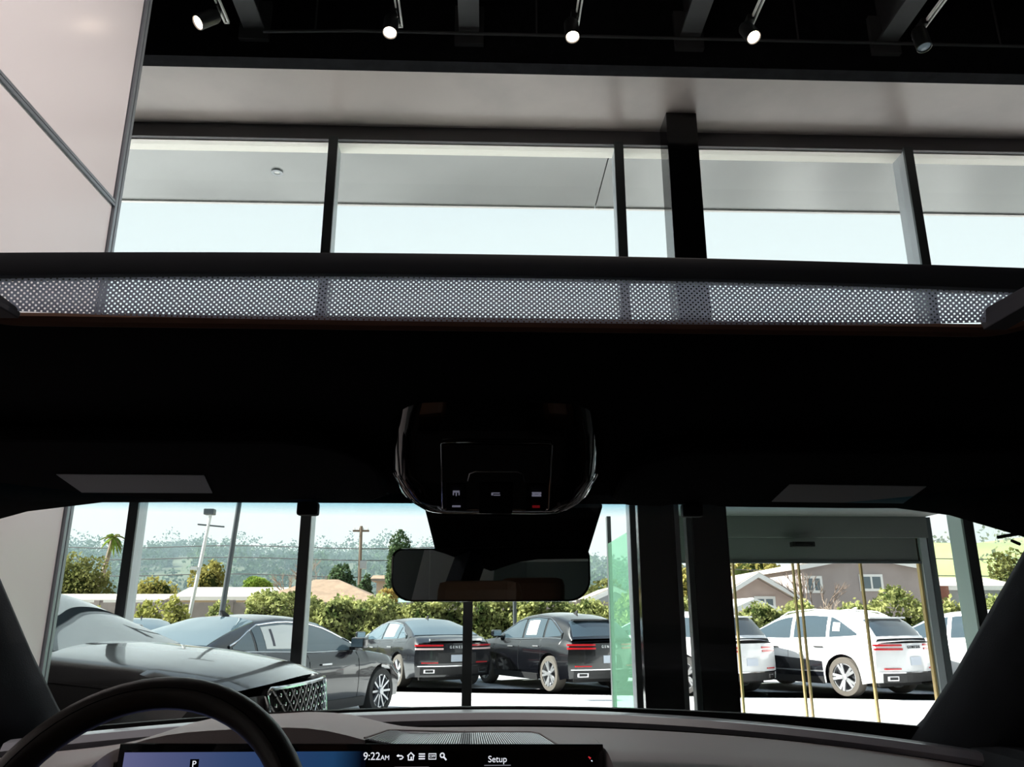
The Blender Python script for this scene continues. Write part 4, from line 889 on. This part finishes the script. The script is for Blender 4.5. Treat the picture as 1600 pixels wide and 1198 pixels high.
def ring(fn0, fn1, nr=9):
    m = MB(); A = []; B = []
    for k in range(nr + 1):
        t = k / nr
        for (a, b) in zip(OP, OUT):
            x, y = a[0] + (b[0] - a[0]) * t, a[1] + (b[1] - a[1]) * t; A.append((x, y, fn0(x, y))); B.append((x, y, fn1(x, y)))
    M_ = len(A); F = []
    for k in range(nr):
        for i in range(N):
            j = (i + 1) % N; q = (k * N + i, k * N + j, (k + 1) * N + j, (k + 1) * N + i); F.append(q); F.append(tuple(M_ + z for z in reversed(q)))
    for i in range(N):
        j = (i + 1) % N; F.append((i, M_ + i, M_ + j, j)); F.append((nr * N + i, nr * N + j, M_ + nr * N + j, M_ + nr * N + i))
    return m.add(A + B, F)
hl_ = ring(hz, lambda x, y: hz(x, y) + 0.018 * th(y)).build('headliner', 'suede_black', car, smooth=True, label='black suede headliner')
MB().tube([(x, y, hz(x, y) + 0.002) for x, y in OP], 0.006, 8, closed=True).build('sunroof_lip', 'suede_lip', hl_, smooth=True, label='brown tinted edge of the sunroof opening')
ring(lambda x, y: hz(x, y) + 0.019 * th(y), lambda x, y: hz(x, y) + 0.026 * th(y)).build('roof_panel', 'roof_metal', car, smooth=True)
# wind deflector: bowed bar, net, side arms
wd_ = MB()
def bow(x): return 0.655 - 0.05 * (x / 0.5) ** 2, 1.7010 - 0.031 * (x / 0.5) ** 2
def barf(u, v, o):
    x = -0.55 + 1.10 * u; y, z = bow(x); return (x, y + o, z + (v - 0.5) * 0.021)
bar_ = MB().slab(barf, 30, 2, -0.006, 0.008).build('wind_deflector', 'deflector_plastic', car, bevel=0.002, smooth=True, label='black pop-up wind deflector bar')
def netf(u, v, o):
    x = -0.47 + 0.945 * u; y, z = bow(x); yb_, zb_ = 0.640 - 0.03 * (x / 0.5) ** 4, hz(x, 0.652) + 0.0
    return (x, y + (yb_ - y) * (1 - v) + o, zb_ + (z - 0.008 - zb_) * v)
MB().grid(lambda u, v: netf(u, v, 0), 30, 4).build('net', 'deflector_net', bar_, smooth=True, label='pale perforated mesh of the deflector')
for sg in (-1, 1):
    xo = 0.450 * sg if sg > 0 else -0.440
    p = [(0.694, 1.673), (0.682, 1.680), (0.620, 1.686), (0.30, 1.690), (0.30, 1.668), (0.690, 1.660)] if sg > 0 else [(0.692, 1.666), (0.685, 1.670), (0.655, 1.677), (0.30, 1.690), (0.30, 1.668), (0.690, 1.660)]
    p = [(a - 0.06, 1.4 + (b - 1.4) * (a - 0.06) / a) if a > 0.5 else (a, b) for a, b in p]
    xa = lambda a: sg * (abs(xo) * (1 - 0.06 / 0.69) + (0.462 - abs(xo) * (1 - 0.06 / 0.69)) * max(0, min(1, (0.63 - a) / 0.33)))
    p = [(a, b) if a > 0.5 else (a, 1.668 + (0.012 if k == 3 else 0)) for k, (a, b) in enumerate(p)]
    MB().prism(p, lambda a, b: (xa(a), a, b), lambda a, b: (xa(a) + sg * 0.02, a, b)).build('side_arm', 'arm_plastic', bar_, bevel=0.001)
# windscreen
def wsf(u, v, o):
    q = 2 * u - 1; x = 0.73 * q; yb_ = 1.60 - 0.13 * q * q; yt = 0.93 - 0.08 * q * q; zb_ = 1.20 - 0.01 * q * q; zt_ = 1.60 - 0.02 * q * q
    return (x, yb_ + (yt - yb_) * v + o, zb_ + (zt_ - zb_) * v)
ws_ = MB().grid(lambda u, v: wsf(u, v, 0), 16, 10).build('windscreen', 'windscreen', car, smooth=True, label='clear windscreen with a blue shade band at the top')
for a, b, c_, d_ in ((0.935, 0.800, 0.950, 0.812), (0.955, 0.815, 0.962, 0.800), (0.948, 0.792, 0.956, 0.783)):
    MB().tube([wsf(a, b - 0.02, -0.002), wsf(c_, d_ - 0.02, -0.002)], 0.0022, 5).build('decal_stroke', 'matte_black', ws_)
cw = MB().slab(lambda u, v, o: (lambda q: (0.745 * q, 1.50 - 0.10 * q * q + 0.02 * v, 1.170 + o - 0.026 * q * q + 0.0))(2 * u - 1), 24, 1, 0, 0.081).build('cowl_trim', 'matte_black', car)
# sun visors
def vis(x, t, o): return (x, 0.815 + 0.19 * t, 1.576 - 0.0385 * t + 0.0 - o)
def visor(poly, lab, quad, qmat, clip, top):
    v = MB().prism(poly, lambda a, b: vis(a, b, 0.0), lambda a, b: vis(a, b, -0.016)).build('sun_visor', 'suede_black', car, bevel=0.005, label='black suede sun visor folded up')
    MB().prism(quad, lambda a, b: vis(a, b, 0.0004), lambda a, b: vis(a, b, 0.0012)).build('warning_label', qmat, v, label=lab)
    if top: MB().prism(top, lambda a, b: vis(a, b, 0.0013), lambda a, b: vis(a, b, 0.0018)).build('label_header', 'label_cream', v, label='cream heading strip of the label')
    MB().cbox(vis(clip, 0.985, 0.008), (0.026, 0.016, 0.016)).build('clip', 'matte_black', v, bevel=0.003)
    return v
arc = [(-0.235 + 0.10 * math.sin(a), 0.02 + 0.50 * (1 - math.cos(a))) for a in np.linspace(0, PI / 2, 9)]
visor([(-0.66, 0.02)] + arc + [(-0.135, 0.86), (-0.16, 0.985), (-0.20, 0.995), (-0.215, 0.95), (-0.25, 0.95), (-0.265, 0.99), (-0.45, 1.02), (-0.58, 1.01), (-0.615, 0.94), (-0.66, 0.93)],
      'pale grey warning label on the driver visor', [(-0.500, 0.50), (-0.335, 0.50), (-0.343, 0.80), (-0.497, 0.80)], 'label_grey', -0.235, None)
arc = [(0.225 - 0.085 * math.sin(a), 0.12 + 0.55 * (1 - math.cos(a))) for a in np.linspace(0, PI / 2, 9)]
visor([(0.66, 0.08)] + arc + [(0.140, 0.90), (0.165, 1.03), (0.21, 1.05), (0.225, 1.00), (0.265, 1.00), (0.28, 1.05), (0.45, 1.07), (0.585, 1.06), (0.62, 0.98), (0.66, 0.97)],
      'pale grey warning label on the passenger visor', [(0.345, 0.60), (0.512, 0.62), (0.512, 0.93), (0.343, 0.91)], 'label_grey', 0.245, None)
# overhead console pod
PP = np.array([(0.778, 1.612), (0.788, 1.598), (0.80, 1.582), (0.82, 1.560), (0.842, 1.536), (0.862, 1.518), (0.88, 1.5105), (0.91, 1.511), (0.945, 1.524), (0.975, 1.556)])
PW = [0.112, 0.117, 0.1205, 0.122, 0.121, 0.113, 0.098, 0.092, 0.088, 0.08]
def podf(u, v):
    t = v * (len(PP) - 1); k = range(len(PP)); y, z, w_ = np.interp(t, k, PP[:, 0]), np.interp(t, k, PP[:, 1]), np.interp(t, k, PW); q = 2 * u - 1
    s = abs(q) ** 7; sx = math.copysign(abs(q) ** 0.8, q); return (-0.004 + w_ * sx, y + 0.045 * s, z + 0.032 * s)
pod = MB().grid(podf, 40, 36).build('overhead_console', 'piano_black', car, smooth=True, label='glossy black overhead console pod')
pc = lambda x, t, o: (x, 0.80 + 0.062 * t - 0.723 * o, 1.582 - 0.065 * t - 0.69 * o)
pn = MB().prism(rrect(-0.060, 0.052, 0.12, 1.02, 0.02, 4), lambda a, b: pc(a, b, -0.006), lambda a, b: pc(a, b, 0.004)).build('switch_panel', 'piano_black', pod, bevel=0.001)
MB().tube([pc(a, b, 0.0035) for a, b in rrect(-0.061, 0.053, 0.10, 1.04, 0.02, 4)], 0.0009, 5, closed=True).build('panel_rim', 'chrome', pod, smooth=True, label='thin chrome rim')
MB().tube([pc(a, b, 0.0045) for a, b in [(-0.034, 0.62), (-0.032, 0.52), (-0.026, 0.49), (0.018, 0.49), (0.024, 0.52), (0.026, 0.62)]], 0.0006, 5).build('recess_edge', 'satin_silver', pod)
MB().prism(rrect(-0.022, 0.014, 0.66, 1.06, 0.006, 3), lambda a, b: pc(a, b, 0.002), lambda a, b: pc(a, b, 0.0085)).build('sunroof_switch', 'matte_black', pod, bevel=0.001)
for x, z0 in ((-0.046, 0.66), (0.039, 0.66), (-0.046, 0.86), (0.039, 0.86)):
    MB().prism(rrect(x - 0.011, x + 0.011, z0, z0 + 0.18, 0.003, 3), lambda a, b: pc(a, b, 0.002), lambda a, b: pc(a, b, 0.006)).build('button', 'matte_black', pod, bevel=0.0008)
def picon(x, t, w_, h, mat, nm='icon'):
    MB().prism([(x - w_, t - h), (x + w_, t - h), (x + w_, t + h), (x - w_, t + h)], lambda a, b: pc(a, b, 0.0066), lambda a, b: pc(a, b, 0.0093)).build(nm, mat, pod)
for k in range(3): picon(-0.049 + 0.003 * k, 0.775 + 0.01 * (k % 2), 0.0006, 0.012, 'icon_dim')
picon(-0.046, 0.745, 0.0035, 0.005, 'icon_dim'); picon(-0.004, 0.755, 0.004, 0.004, 'icon_dim'); picon(-0.003, 0.785, 0.0035, 0.004, 'icon_dim'); picon(-0.008, 0.77, 0.001, 0.016, 'icon_dim')
picon(0.036, 0.775, 0.0008, 0.014, 'icon_dim'); picon(0.042, 0.775, 0.0008, 0.014, 'icon_dim'); picon(0.039, 0.795, 0.005, 0.004, 'icon_dim'); picon(0.039, 0.76, 0.005, 0.004, 'icon_dim')
picon(-0.046, 0.955, 0.0045, 0.003, 'icon_dim'); picon(0.039, 0.955, 0.004, 0.008, 'icon_dim_red')
for k in range(4):   # stepped lens edges at both lower corners of the pod
    for sg in (-1, 1):
        pts = [podf(0.5 + sg * (0.5 - (0.05 + 0.022 * k + 0.10 * t)), 0.44 + 0.20 * t) for t in np.linspace(0, 1, 7)]
        MB().tube([(p[0], p[1] - 0.0012, p[2] - 0.0012) for p in pts], 0.0006, 5).build('lens_edge', 'chrome', pod)
# mirror and its mount
mt = MB().prism([(-0.098, 1.545), (0.142, 1.545), (0.118, 1.475), (-0.078, 1.475)], lambda a, b: (a, 1.045, b), lambda a, b: (a * 0.8, 1.125, b + 0.01)).build('mirror_mount', 'matte_black', car, bevel=0.006, label='black camera housing behind the mirror')
mo = [(x, z) for x, z in rrect(-0.131, 0.113, 1.419, 1.4835, 0.026, 6, 0.012)]
tl = lambda a, b, o: (a, 1.0 + o - 0.02 * (b - 1.45) - 0.12 * (a + 0.01), b)
mr_ = MB().prism(mo, lambda a, b: tl(a, b, 0.0), lambda a, b: tl(a * 0.93 - 0.001, 1.451 + (b - 1.451) * 0.85, 0.03)).build('rear_view_mirror', 'piano_black', car, bevel=0.002, label='frameless rear view mirror')
MB().prism([(x * 0.975 - 0.0002, 1.451 + (z - 1.451) * 0.92) for x, z in mo], lambda a, b: tl(a, b, -0.0012), lambda a, b: tl(a, b, 0.001)).build('mirror_glass', 'mirror', mr_)
MB().tube([(0.0, 1.02, 1.455), (0.01, 1.07, 1.49)], 0.014, 10).build('stalk', 'matte_black', mr_)
# pillars
def pillar(path, sg):
    sec = [(0, 0, 0), (0.018, -0.035, -0.012), (0.055, -0.07, -0.03), (0.11, -0.09, -0.03), (0.16, -0.05, 0.0), (0.17, 0.03, 0.03), (0.02, 0.022, 0.018)]
    V = [(p[0] + sg * a, p[1] + b, p[2] + c_) for p in path for (a, b, c_) in sec]; n = len(sec); F = []
    for i in range(len(path) - 1):
        for j in range(n): F.append((i * n + j, i * n + (j + 1) % n, (i + 1) * n + (j + 1) % n, (i + 1) * n + j))
    F.append(tuple(range(n))); F.append(tuple((len(path) - 1) * n + j for j in range(n - 1, -1, -1)))
    MB().add(V, F).build('a_pillar', 'pillar_cloth', car, smooth=1.2, label='black cloth windscreen pillar')
def dens(p, k=4):
    p = np.array(p); t = np.linspace(0, len(p) - 1, (len(p) - 1) * k + 1); return [tuple(np.array([np.interp(q, range(len(p)), p[:, i]) for i in range(3)])) for q in t]
pillar(dens([(0.665, 1.50, 1.10), (0.675, 1.44, 1.175), (0.70, 1.39, 1.222), (0.706, 1.28, 1.306), (0.706, 1.165, 1.398), (0.698, 1.05, 1.478), (0.672, 0.88, 1.565), (0.63, 0.68, 1.615)]), 1)
pillar(dens([(-0.665, 1.50, 1.15), (-0.685, 1.45, 1.20), (-0.70, 1.42, 1.243), (-0.703, 1.32, 1.33), (-0.702, 1.18, 1.455), (-0.695, 1.05, 1.51), (-0.672, 0.88, 1.585), (-0.63, 0.68, 1.615)]), -1)
# dashboard
def dz(x, y):
    z = 1.238 - (0.10 if x > 0 else 0.06) * x * x - 2.2 * max(0, 1.13 - y) ** 2 - 0.6 * max(0, y - 1.33) ** 2 * 4
    h = 0.030 * math.exp(-(abs(x + 0.335) / 0.165) ** 4); t = max(0, min(1, (1.385 - y) / 0.06)); return z + h * t
def dend(x): return 1.355 + 0.03 * math.exp(-(abs(x + 0.335) / 0.165) ** 4) - 0.05 * (x / 0.7) ** 2 * (1 if x > 0 else 1.6)
def dfront(x): return 1.137 if -0.484 < x < 0.144 else 0.96
DX = sorted(set(np.linspace(-0.76, 0.76, 60).round(4)) | {-0.4845, -0.4835, 0.1435, 0.1445})
def dsf(u, v, o):
    t = u * (len(DX) - 1); x = float(DX[min(len(DX) - 1, int(round(t)))]); y = dfront(x) + (dend(x) - dfront(x)) * v; return (x, y, dz(x, y) + o)
ds = MB().slab(dsf, len(DX) - 1, 26, -0.09, 0.0).build('dashboard', 'dash_leather', car, smooth=True, label='taupe leather dashboard top')
def lz(x): return 1.252 - (0.088 if x > 0 else 0.055) * x * x
m = MB(); prof = [(-0.022, -0.010), (-0.014, 0.0), (0.004, 0.003), (0.024, -0.002), (0.028, -0.014), (0.0, -0.020), (-0.018, -0.018)]
V = []; F = []; xs_ = np.linspace(-0.72, 0.76, 40); n = len(prof)
for x in xs_:
    for (a, b) in prof: V.append((x, 1.418 - 0.10 * (x / 0.7) ** 2 + a, lz(x) + b))
for i in range(len(xs_) - 1):
    for j in range(n): F.append((i * n + j, i * n + (j + 1) % n, (i + 1) * n + (j + 1) % n, (i + 1) * n + j))
m.add(V, F).build('defroster_ledge', 'ledge_leather', ds, smooth=True, label='padded brown ledge under the windscreen')
MB().slab(lambda u, v, o: (lambda x: (x, dend(x) - 0.02 + (0.09) * v, 1.205 - 0.075 * x * x + o))(-0.74 + 1.5 * u), 20, 1, -0.08, 0.0).build('dash_gap', 'matte_black', ds)
# speaker grille: ribs under a thin rim, in a shallow trapezoid
def spk(x, t): # t 0 near .. 1 far
    xx = x * (1 - 0.16 * t) ; y = 1.135 + 0.125 * t; return (xx - 0.043, y, dz(xx - 0.043, y))
MB().slab(lambda u, v, o: (lambda p: (p[0], p[1], p[2] + o))(spk((u - 0.5) * 0.252, v)), 20, 4, -0.004, 0.0012).build('speaker_recess', 'matte_black', ds)
m = MB()
for k in range(76):
    x = -0.122 + 0.244 * k / 75; a = spk(x, 0.02); b = spk(x, 0.97)
    m.bar((a[0], a[1], a[2] + 0.002), (b[0], b[1], b[2] + 0.002), 0.0016, 0.0022)
o = m.build('speaker_ribs', 'ledge_leather', ds, label='fine ribs of the centre speaker grille'); o['kind'] = 'stuff'
MB().tube([(lambda p: (p[0], p[1], p[2] + 0.003))(spk(a, b)) for a, b in [(-0.127, 0.0), (-0.127, 0.85), (-0.115, 1.0), (0.0, 1.02), (0.115, 1.0), (0.127, 0.85), (0.127, 0.0)]], 0.0014, 6).build('speaker_rim', 'dash_leather', ds, smooth=True)
MB().tube([(-0.043, 1.262, dz(-0.043, 1.262) + 0.001), (-0.043, 1.29, dz(-0.043, 1.29) + 0.001)], 0.0008, 5).build('seam', 'matte_black', ds)
MB().tube([(-0.335 + 0.062 * math.cos(a), 1.335 + 0.022 * math.sin(a), dz(-0.335 + 0.062 * math.cos(a), 1.335 + 0.022 * math.sin(a)) + 0.001) for a in np.linspace(0, 2 * PI, 28)[:-1]], 0.0012, 5, closed=True).build('head_up_display_seam', 'matte_black', ds)
# display
YD = 1.12
dp = MB().prism([(-0.483, 1.09), (0.143, 1.09), (0.1405, 1.2435), (-0.4775, 1.2475)], lambda a, b: (a, YD, b), lambda a, b: (a, YD + 0.016, b - 0.003)).build('display', 'piano_black', car, bevel=0.0015, label='wide curved black display')
MB().prism([(-0.474, 1.10), (-0.165, 1.10), (-0.165, 1.2365), (-0.470, 1.2365)], lambda a, b: (a, YD - 0.0006, b), lambda a, b: (a, YD + 0.001, b)).build('instrument_screen', 'screen_blue', dp, label='blue instrument screen')
MB().prism([(-0.1645, 1.10), (0.135, 1.10), (0.135, 1.2365), (-0.1645, 1.2365)], lambda a, b: (a, YD - 0.0005, b), lambda a, b: (a, YD + 0.001, b)).build('centre_screen', 'screen_black', dp)
def TX(x, z, y=YD - 0.0012): return Matrix.Translation((x, y, z)) @ Matrix.Rotation(PI / 2, 4, 'X')
text_mesh('clock_text', '9:22', 0.0128, 'icon_white', dp, TX(-0.1575, 1.2303), 0.0003)
text_mesh('clock_suffix', 'AM', 0.0080, 'icon_white', dp, TX(-0.1405, 1.2287), 0.0003)
text_mesh('menu_title', 'Setup', 0.0108, 'icon_white', dp, TX(0.0035, 1.2262), 0.0003)
MB().box((-0.0135, YD - 0.0014, 1.2188), (0.0205, YD - 0.0006, 1.2196)).build('title_underline', 'icon_grey', dp)
MB().box((-0.3865, YD - 0.0014, 1.2165), (-0.3755, YD - 0.0006, 1.2285)).build('gear_badge', 'screen_black', dp)
text_mesh('gear_letter', 'P', 0.0105, 'icon_white', dp, TX(-0.381, 1.2225, YD - 0.0018), 0.0003)
def stroke(pts, nm, x, z, s, mat='icon_white', r=0.0008, closed=False):
    MB().tube([(x + a * s, YD - 0.0014, z + b * s) for a, b in pts], r, 5, closed=closed).build(nm, mat, dp)
zi = 1.2302
stroke([(-0.5, 0.5), (-1, 0.2), (-0.5, -0.1), (-1, 0.2), (0.4, 0.2), (0.9, -0.2), (0.4, -0.7), (-0.2, -0.7)], 'back_icon', -0.121, zi, 0.0042)
stroke([(-1, 0.1), (0, 1), (1, 0.1)], 'home_icon', -0.1075, zi, 0.0045); stroke([(-0.7, 0.1), (-0.7, -0.9), (0.7, -0.9), (0.7, 0.1)], 'home_icon', -0.1075, zi, 0.0045); stroke([(0.1, -0.8), (0.1, -0.1)], 'home_icon', -0.1075, zi, 0.0045)
for k in (-1, 0, 1): MB().box((-0.0975, YD - 0.0014, zi + k * 0.0028 - 0.0007), (-0.0895, YD - 0.0006, zi + k * 0.0028 + 0.0007)).build('menu_icon', 'icon_white', dp)
stroke([(-1, 0.7), (1, 0.7), (1, -0.7), (-1, -0.7)], 'screen_off_icon', -0.0800, zi, 0.0046, closed=True, r=0.0006); text_mesh('screen_off_text', 'OFF', 0.0042, 'icon_white', dp, TX(-0.080, zi), 0.0002)
stroke([(0.55 * math.cos(a) - 0.2, 0.55 * math.sin(a) + 0.25) for a in np.linspace(0, 2 * PI, 15)[:-1]], 'search_icon', -0.0665, zi, 0.0046, closed=True); stroke([(0.25, -0.2), (0.95, -0.95)], 'search_icon', -0.0665, zi, 0.0046, r=0.0010)
for (a, b, z0, z1, mt_) in ((-0.128, -0.084, 1.2160, 1.2180, 'icon_grey'), (-0.0815, -0.041, 1.205, 1.2145, 'icon_grey'), (-0.038, -0.016, 1.205, 1.2145, 'icon_grey'), (-0.0135, 0.004, 1.205, 1.2150, 'icon_grey'), (0.0062, 0.043, 1.205, 1.2150, 'icon_white'), (0.047, 0.085, 1.205, 1.2150, 'icon_white')):
    MB().box((a, YD - 0.0013, z0), (b, YD - 0.0006, z1)).build('menu_tile', mt_, dp)
stroke([(-0.5, 0.6), (0.3, 0.2), (-0.1, -0.1)], 'alert_icon', 0.1225, 1.2265, 0.0035, 'icon_red'); stroke([(0.5, -0.6), (0.9, -0.9)], 'alert_icon', 0.1225, 1.2265, 0.0035, 'icon_white', 0.0006)
# steering wheel
WC = Vector((-0.362, 0.885, 1.173)); tlt = math.radians(25)
def wpt(a, r, o=0.0): return (WC.x + r * math.cos(a), WC.y + r * math.sin(a) * math.sin(tlt) - o * math.cos(tlt), WC.z + r * math.sin(a) * math.cos(tlt) + o * math.sin(tlt))
sw = MB().tube([wpt(a, 0.163) for a in np.linspace(0, 2 * PI, 65)[:-1]], 0.0172, 14, closed=True).build('steering_wheel', 'wheel_leather', car, smooth=True, label='dark leather steering wheel rim')
MB().tube([wpt(a, 0.163, 0.0172) for a in np.linspace(0, 2 * PI, 65)[:-1]], 0.0007, 4, closed=True).build('seam', 'matte_black', sw)
hubm = MB().lathe([(0, -0.03), (0.06, -0.03), (0.075, 0.0), (0.06, 0.025), (0, 0.03)], 24)
Rm = Matrix.Translation(WC) @ Matrix.Rotation(PI / 2 - tlt, 4, 'X'); hubm.v = [tuple(Rm @ Vector(p)) for p in hubm.v]; hubm.build('hub', 'wheel_leather', sw, smooth=True)
for a in (PI, 0.0): MB().bar(wpt(a, 0.05), wpt(a, 0.158), 0.05, 0.02, (0, -1, 0.4)).build('spoke', 'wheel_leather', sw, bevel=0.004)
MB().bar(wpt(-PI / 2, 0.05), wpt(-PI / 2, 0.158), 0.05, 0.02, (0, -1, 0.4)).build('spoke', 'wheel_leather', sw, bevel=0.004)
MB().tube([tuple(WC), (WC.x, WC.y + 0.22, WC.z - 0.10)], 0.04, 12).build('column', 'matte_black', sw)
# doors, side glass, seats, floor, outer shell
for sg in (-1, 1):
    d = MB().box((sg * 0.72, -0.95, 0.45), (sg * 0.86, 1.42, 1.10)).build('door', 'wheel_leather', car, bevel=0.03, label='dark door panel')
    MB().slab(lambda u, v, o: (sg * (0.84 - 0.12 * v + o), -0.95 + (1.85 - 0.45 * v) * u, 1.10 + 0.48 * v), 4, 3, 0.0, 0.004).build('side_glass', 'side_glass', d)
    MB().slab(lambda u, v, o: (sg * (0.84 - 0.14 * v), -0.40 + 0.14 * u, 1.08 + 0.52 * v), 2, 2, 0.0, 0.0).build('b_pillar', 'pillar_cloth', car) if False else MB().bar((sg * 0.83, -0.42, 1.05), (sg * 0.71, -0.42, 1.60), 0.05, 0.16, (0, 1, 0)).build('b_pillar', 'pillar_cloth', car)
    MB().box((sg * 0.735, 0.86, 1.06), (sg * 0.86, 1.46, 1.215)).build('door_sail', 'pillar_cloth', d, bevel=0.03)
    MB().bar((sg * 0.83, -1.35, 1.05), (sg * 0.70, -1.60, 1.58), 0.06, 0.30, (0, 1, 0)).build('c_pillar', 'pillar_cloth', car)
    MB().box((sg * 0.87, -2.4, 0.32), (sg * 0.97, 2.3, 1.04)).build('side_panel', 'paint_black', car, bevel=0.03)
    s_ = MB().box((sg * 0.39 - 0.25, -0.30, 0.55), (sg * 0.39 + 0.25, 0.22, 0.72)).build('front_seat', 'seat_brown', car, bevel=0.05, label='brown leather front seat')
    MB().cbox((sg * 0.39, -0.37, 0.98), (0.48, 0.14, 0.62), Matrix.Rotation(0.3, 3, 'X')).build('backrest', 'seat_brown', s_, bevel=0.05)
    MB().cbox((sg * 0.39, -0.47, 1.36), (0.26, 0.10, 0.18), Matrix.Rotation(0.2, 3, 'X')).build('headrest', 'seat_brown', s_, bevel=0.035)
    for x in (-0.06, 0.06): MB().tube([(sg * 0.39 + x, -0.45, 1.2), (sg * 0.39 + x, -0.47, 1.3)], 0.007, 6).build('headrest_post', 'chrome', s_)
s_ = MB().box((-0.68, -1.35, 0.55), (0.68, -0.85, 0.72)).build('rear_bench', 'seat_brown', car, bevel=0.05, label='brown leather rear bench')
MB().cbox((0, -1.45, 1.0), (1.36, 0.14, 0.66), Matrix.Rotation(0.3, 3, 'X')).build('backrest', 'seat_brown', s_, bevel=0.05)
for x in (-0.42, 0.0, 0.42): MB().cbox((x, -1.55, 1.38), (0.27, 0.10, 0.17), Matrix.Rotation(0.2, 3, 'X')).build('headrest', 'seat_brown', s_, bevel=0.03)
MB().box((-0.9, -2.3, 0.28), (0.9, 1.5, 0.36)).build('cabin_floor', 'matte_black', car)
MB().box((-0.75, 1.02, 0.36), (0.75, 1.46, 1.06)).build('lower_dash', 'matte_black', car, bevel=0.03)
MB().slab(lambda u, v, o: ((2 * u - 1) * 0.93, 1.62 + 0.95 * v, 1.145 - 0.09 * v - 0.05 * (2 * u - 1) ** 2 + o), 10, 6, -0.02, 0.0).build('bonnet', 'paint_black', car, smooth=True)
MB().box((-0.92, 2.35, 0.32), (0.92, 2.58, 0.98)).build('front_bumper', 'paint_black', car, bevel=0.06)
MB().box((-0.9, -2.5, 0.32), (0.9, -2.3, 1.0)).build('tailgate', 'paint_black', car, bevel=0.05)
MB().slab(lambda u, v, o: ((2 * u - 1) * (0.84 - 0.12 * v), -2.42 + 0.3 * v + o, 1.0 + 0.55 * v), 4, 3, 0, 0.004).build('rear_glass', 'side_glass', car)
for x in (1.75, -1.2):
    for sg in (-1, 1): 
        t = MB().lathe([(0.24, -0.12), (0.36, -0.12), (0.385, -0.09), (0.385, 0.09), (0.36, 0.12), (0.24, 0.12), (0.24, -0.12)], 28, 'x').build('wheel', 'rubber', car, smooth=True, loc=(sg * 0.82, x, 0.385))
        MB().lathe([(0, -0.1), (0.24, -0.1), (0.24, 0.1), (0, 0.1)], 24, 'x').build('rim', 'alloy', t)
bpy.context.view_layer.update()
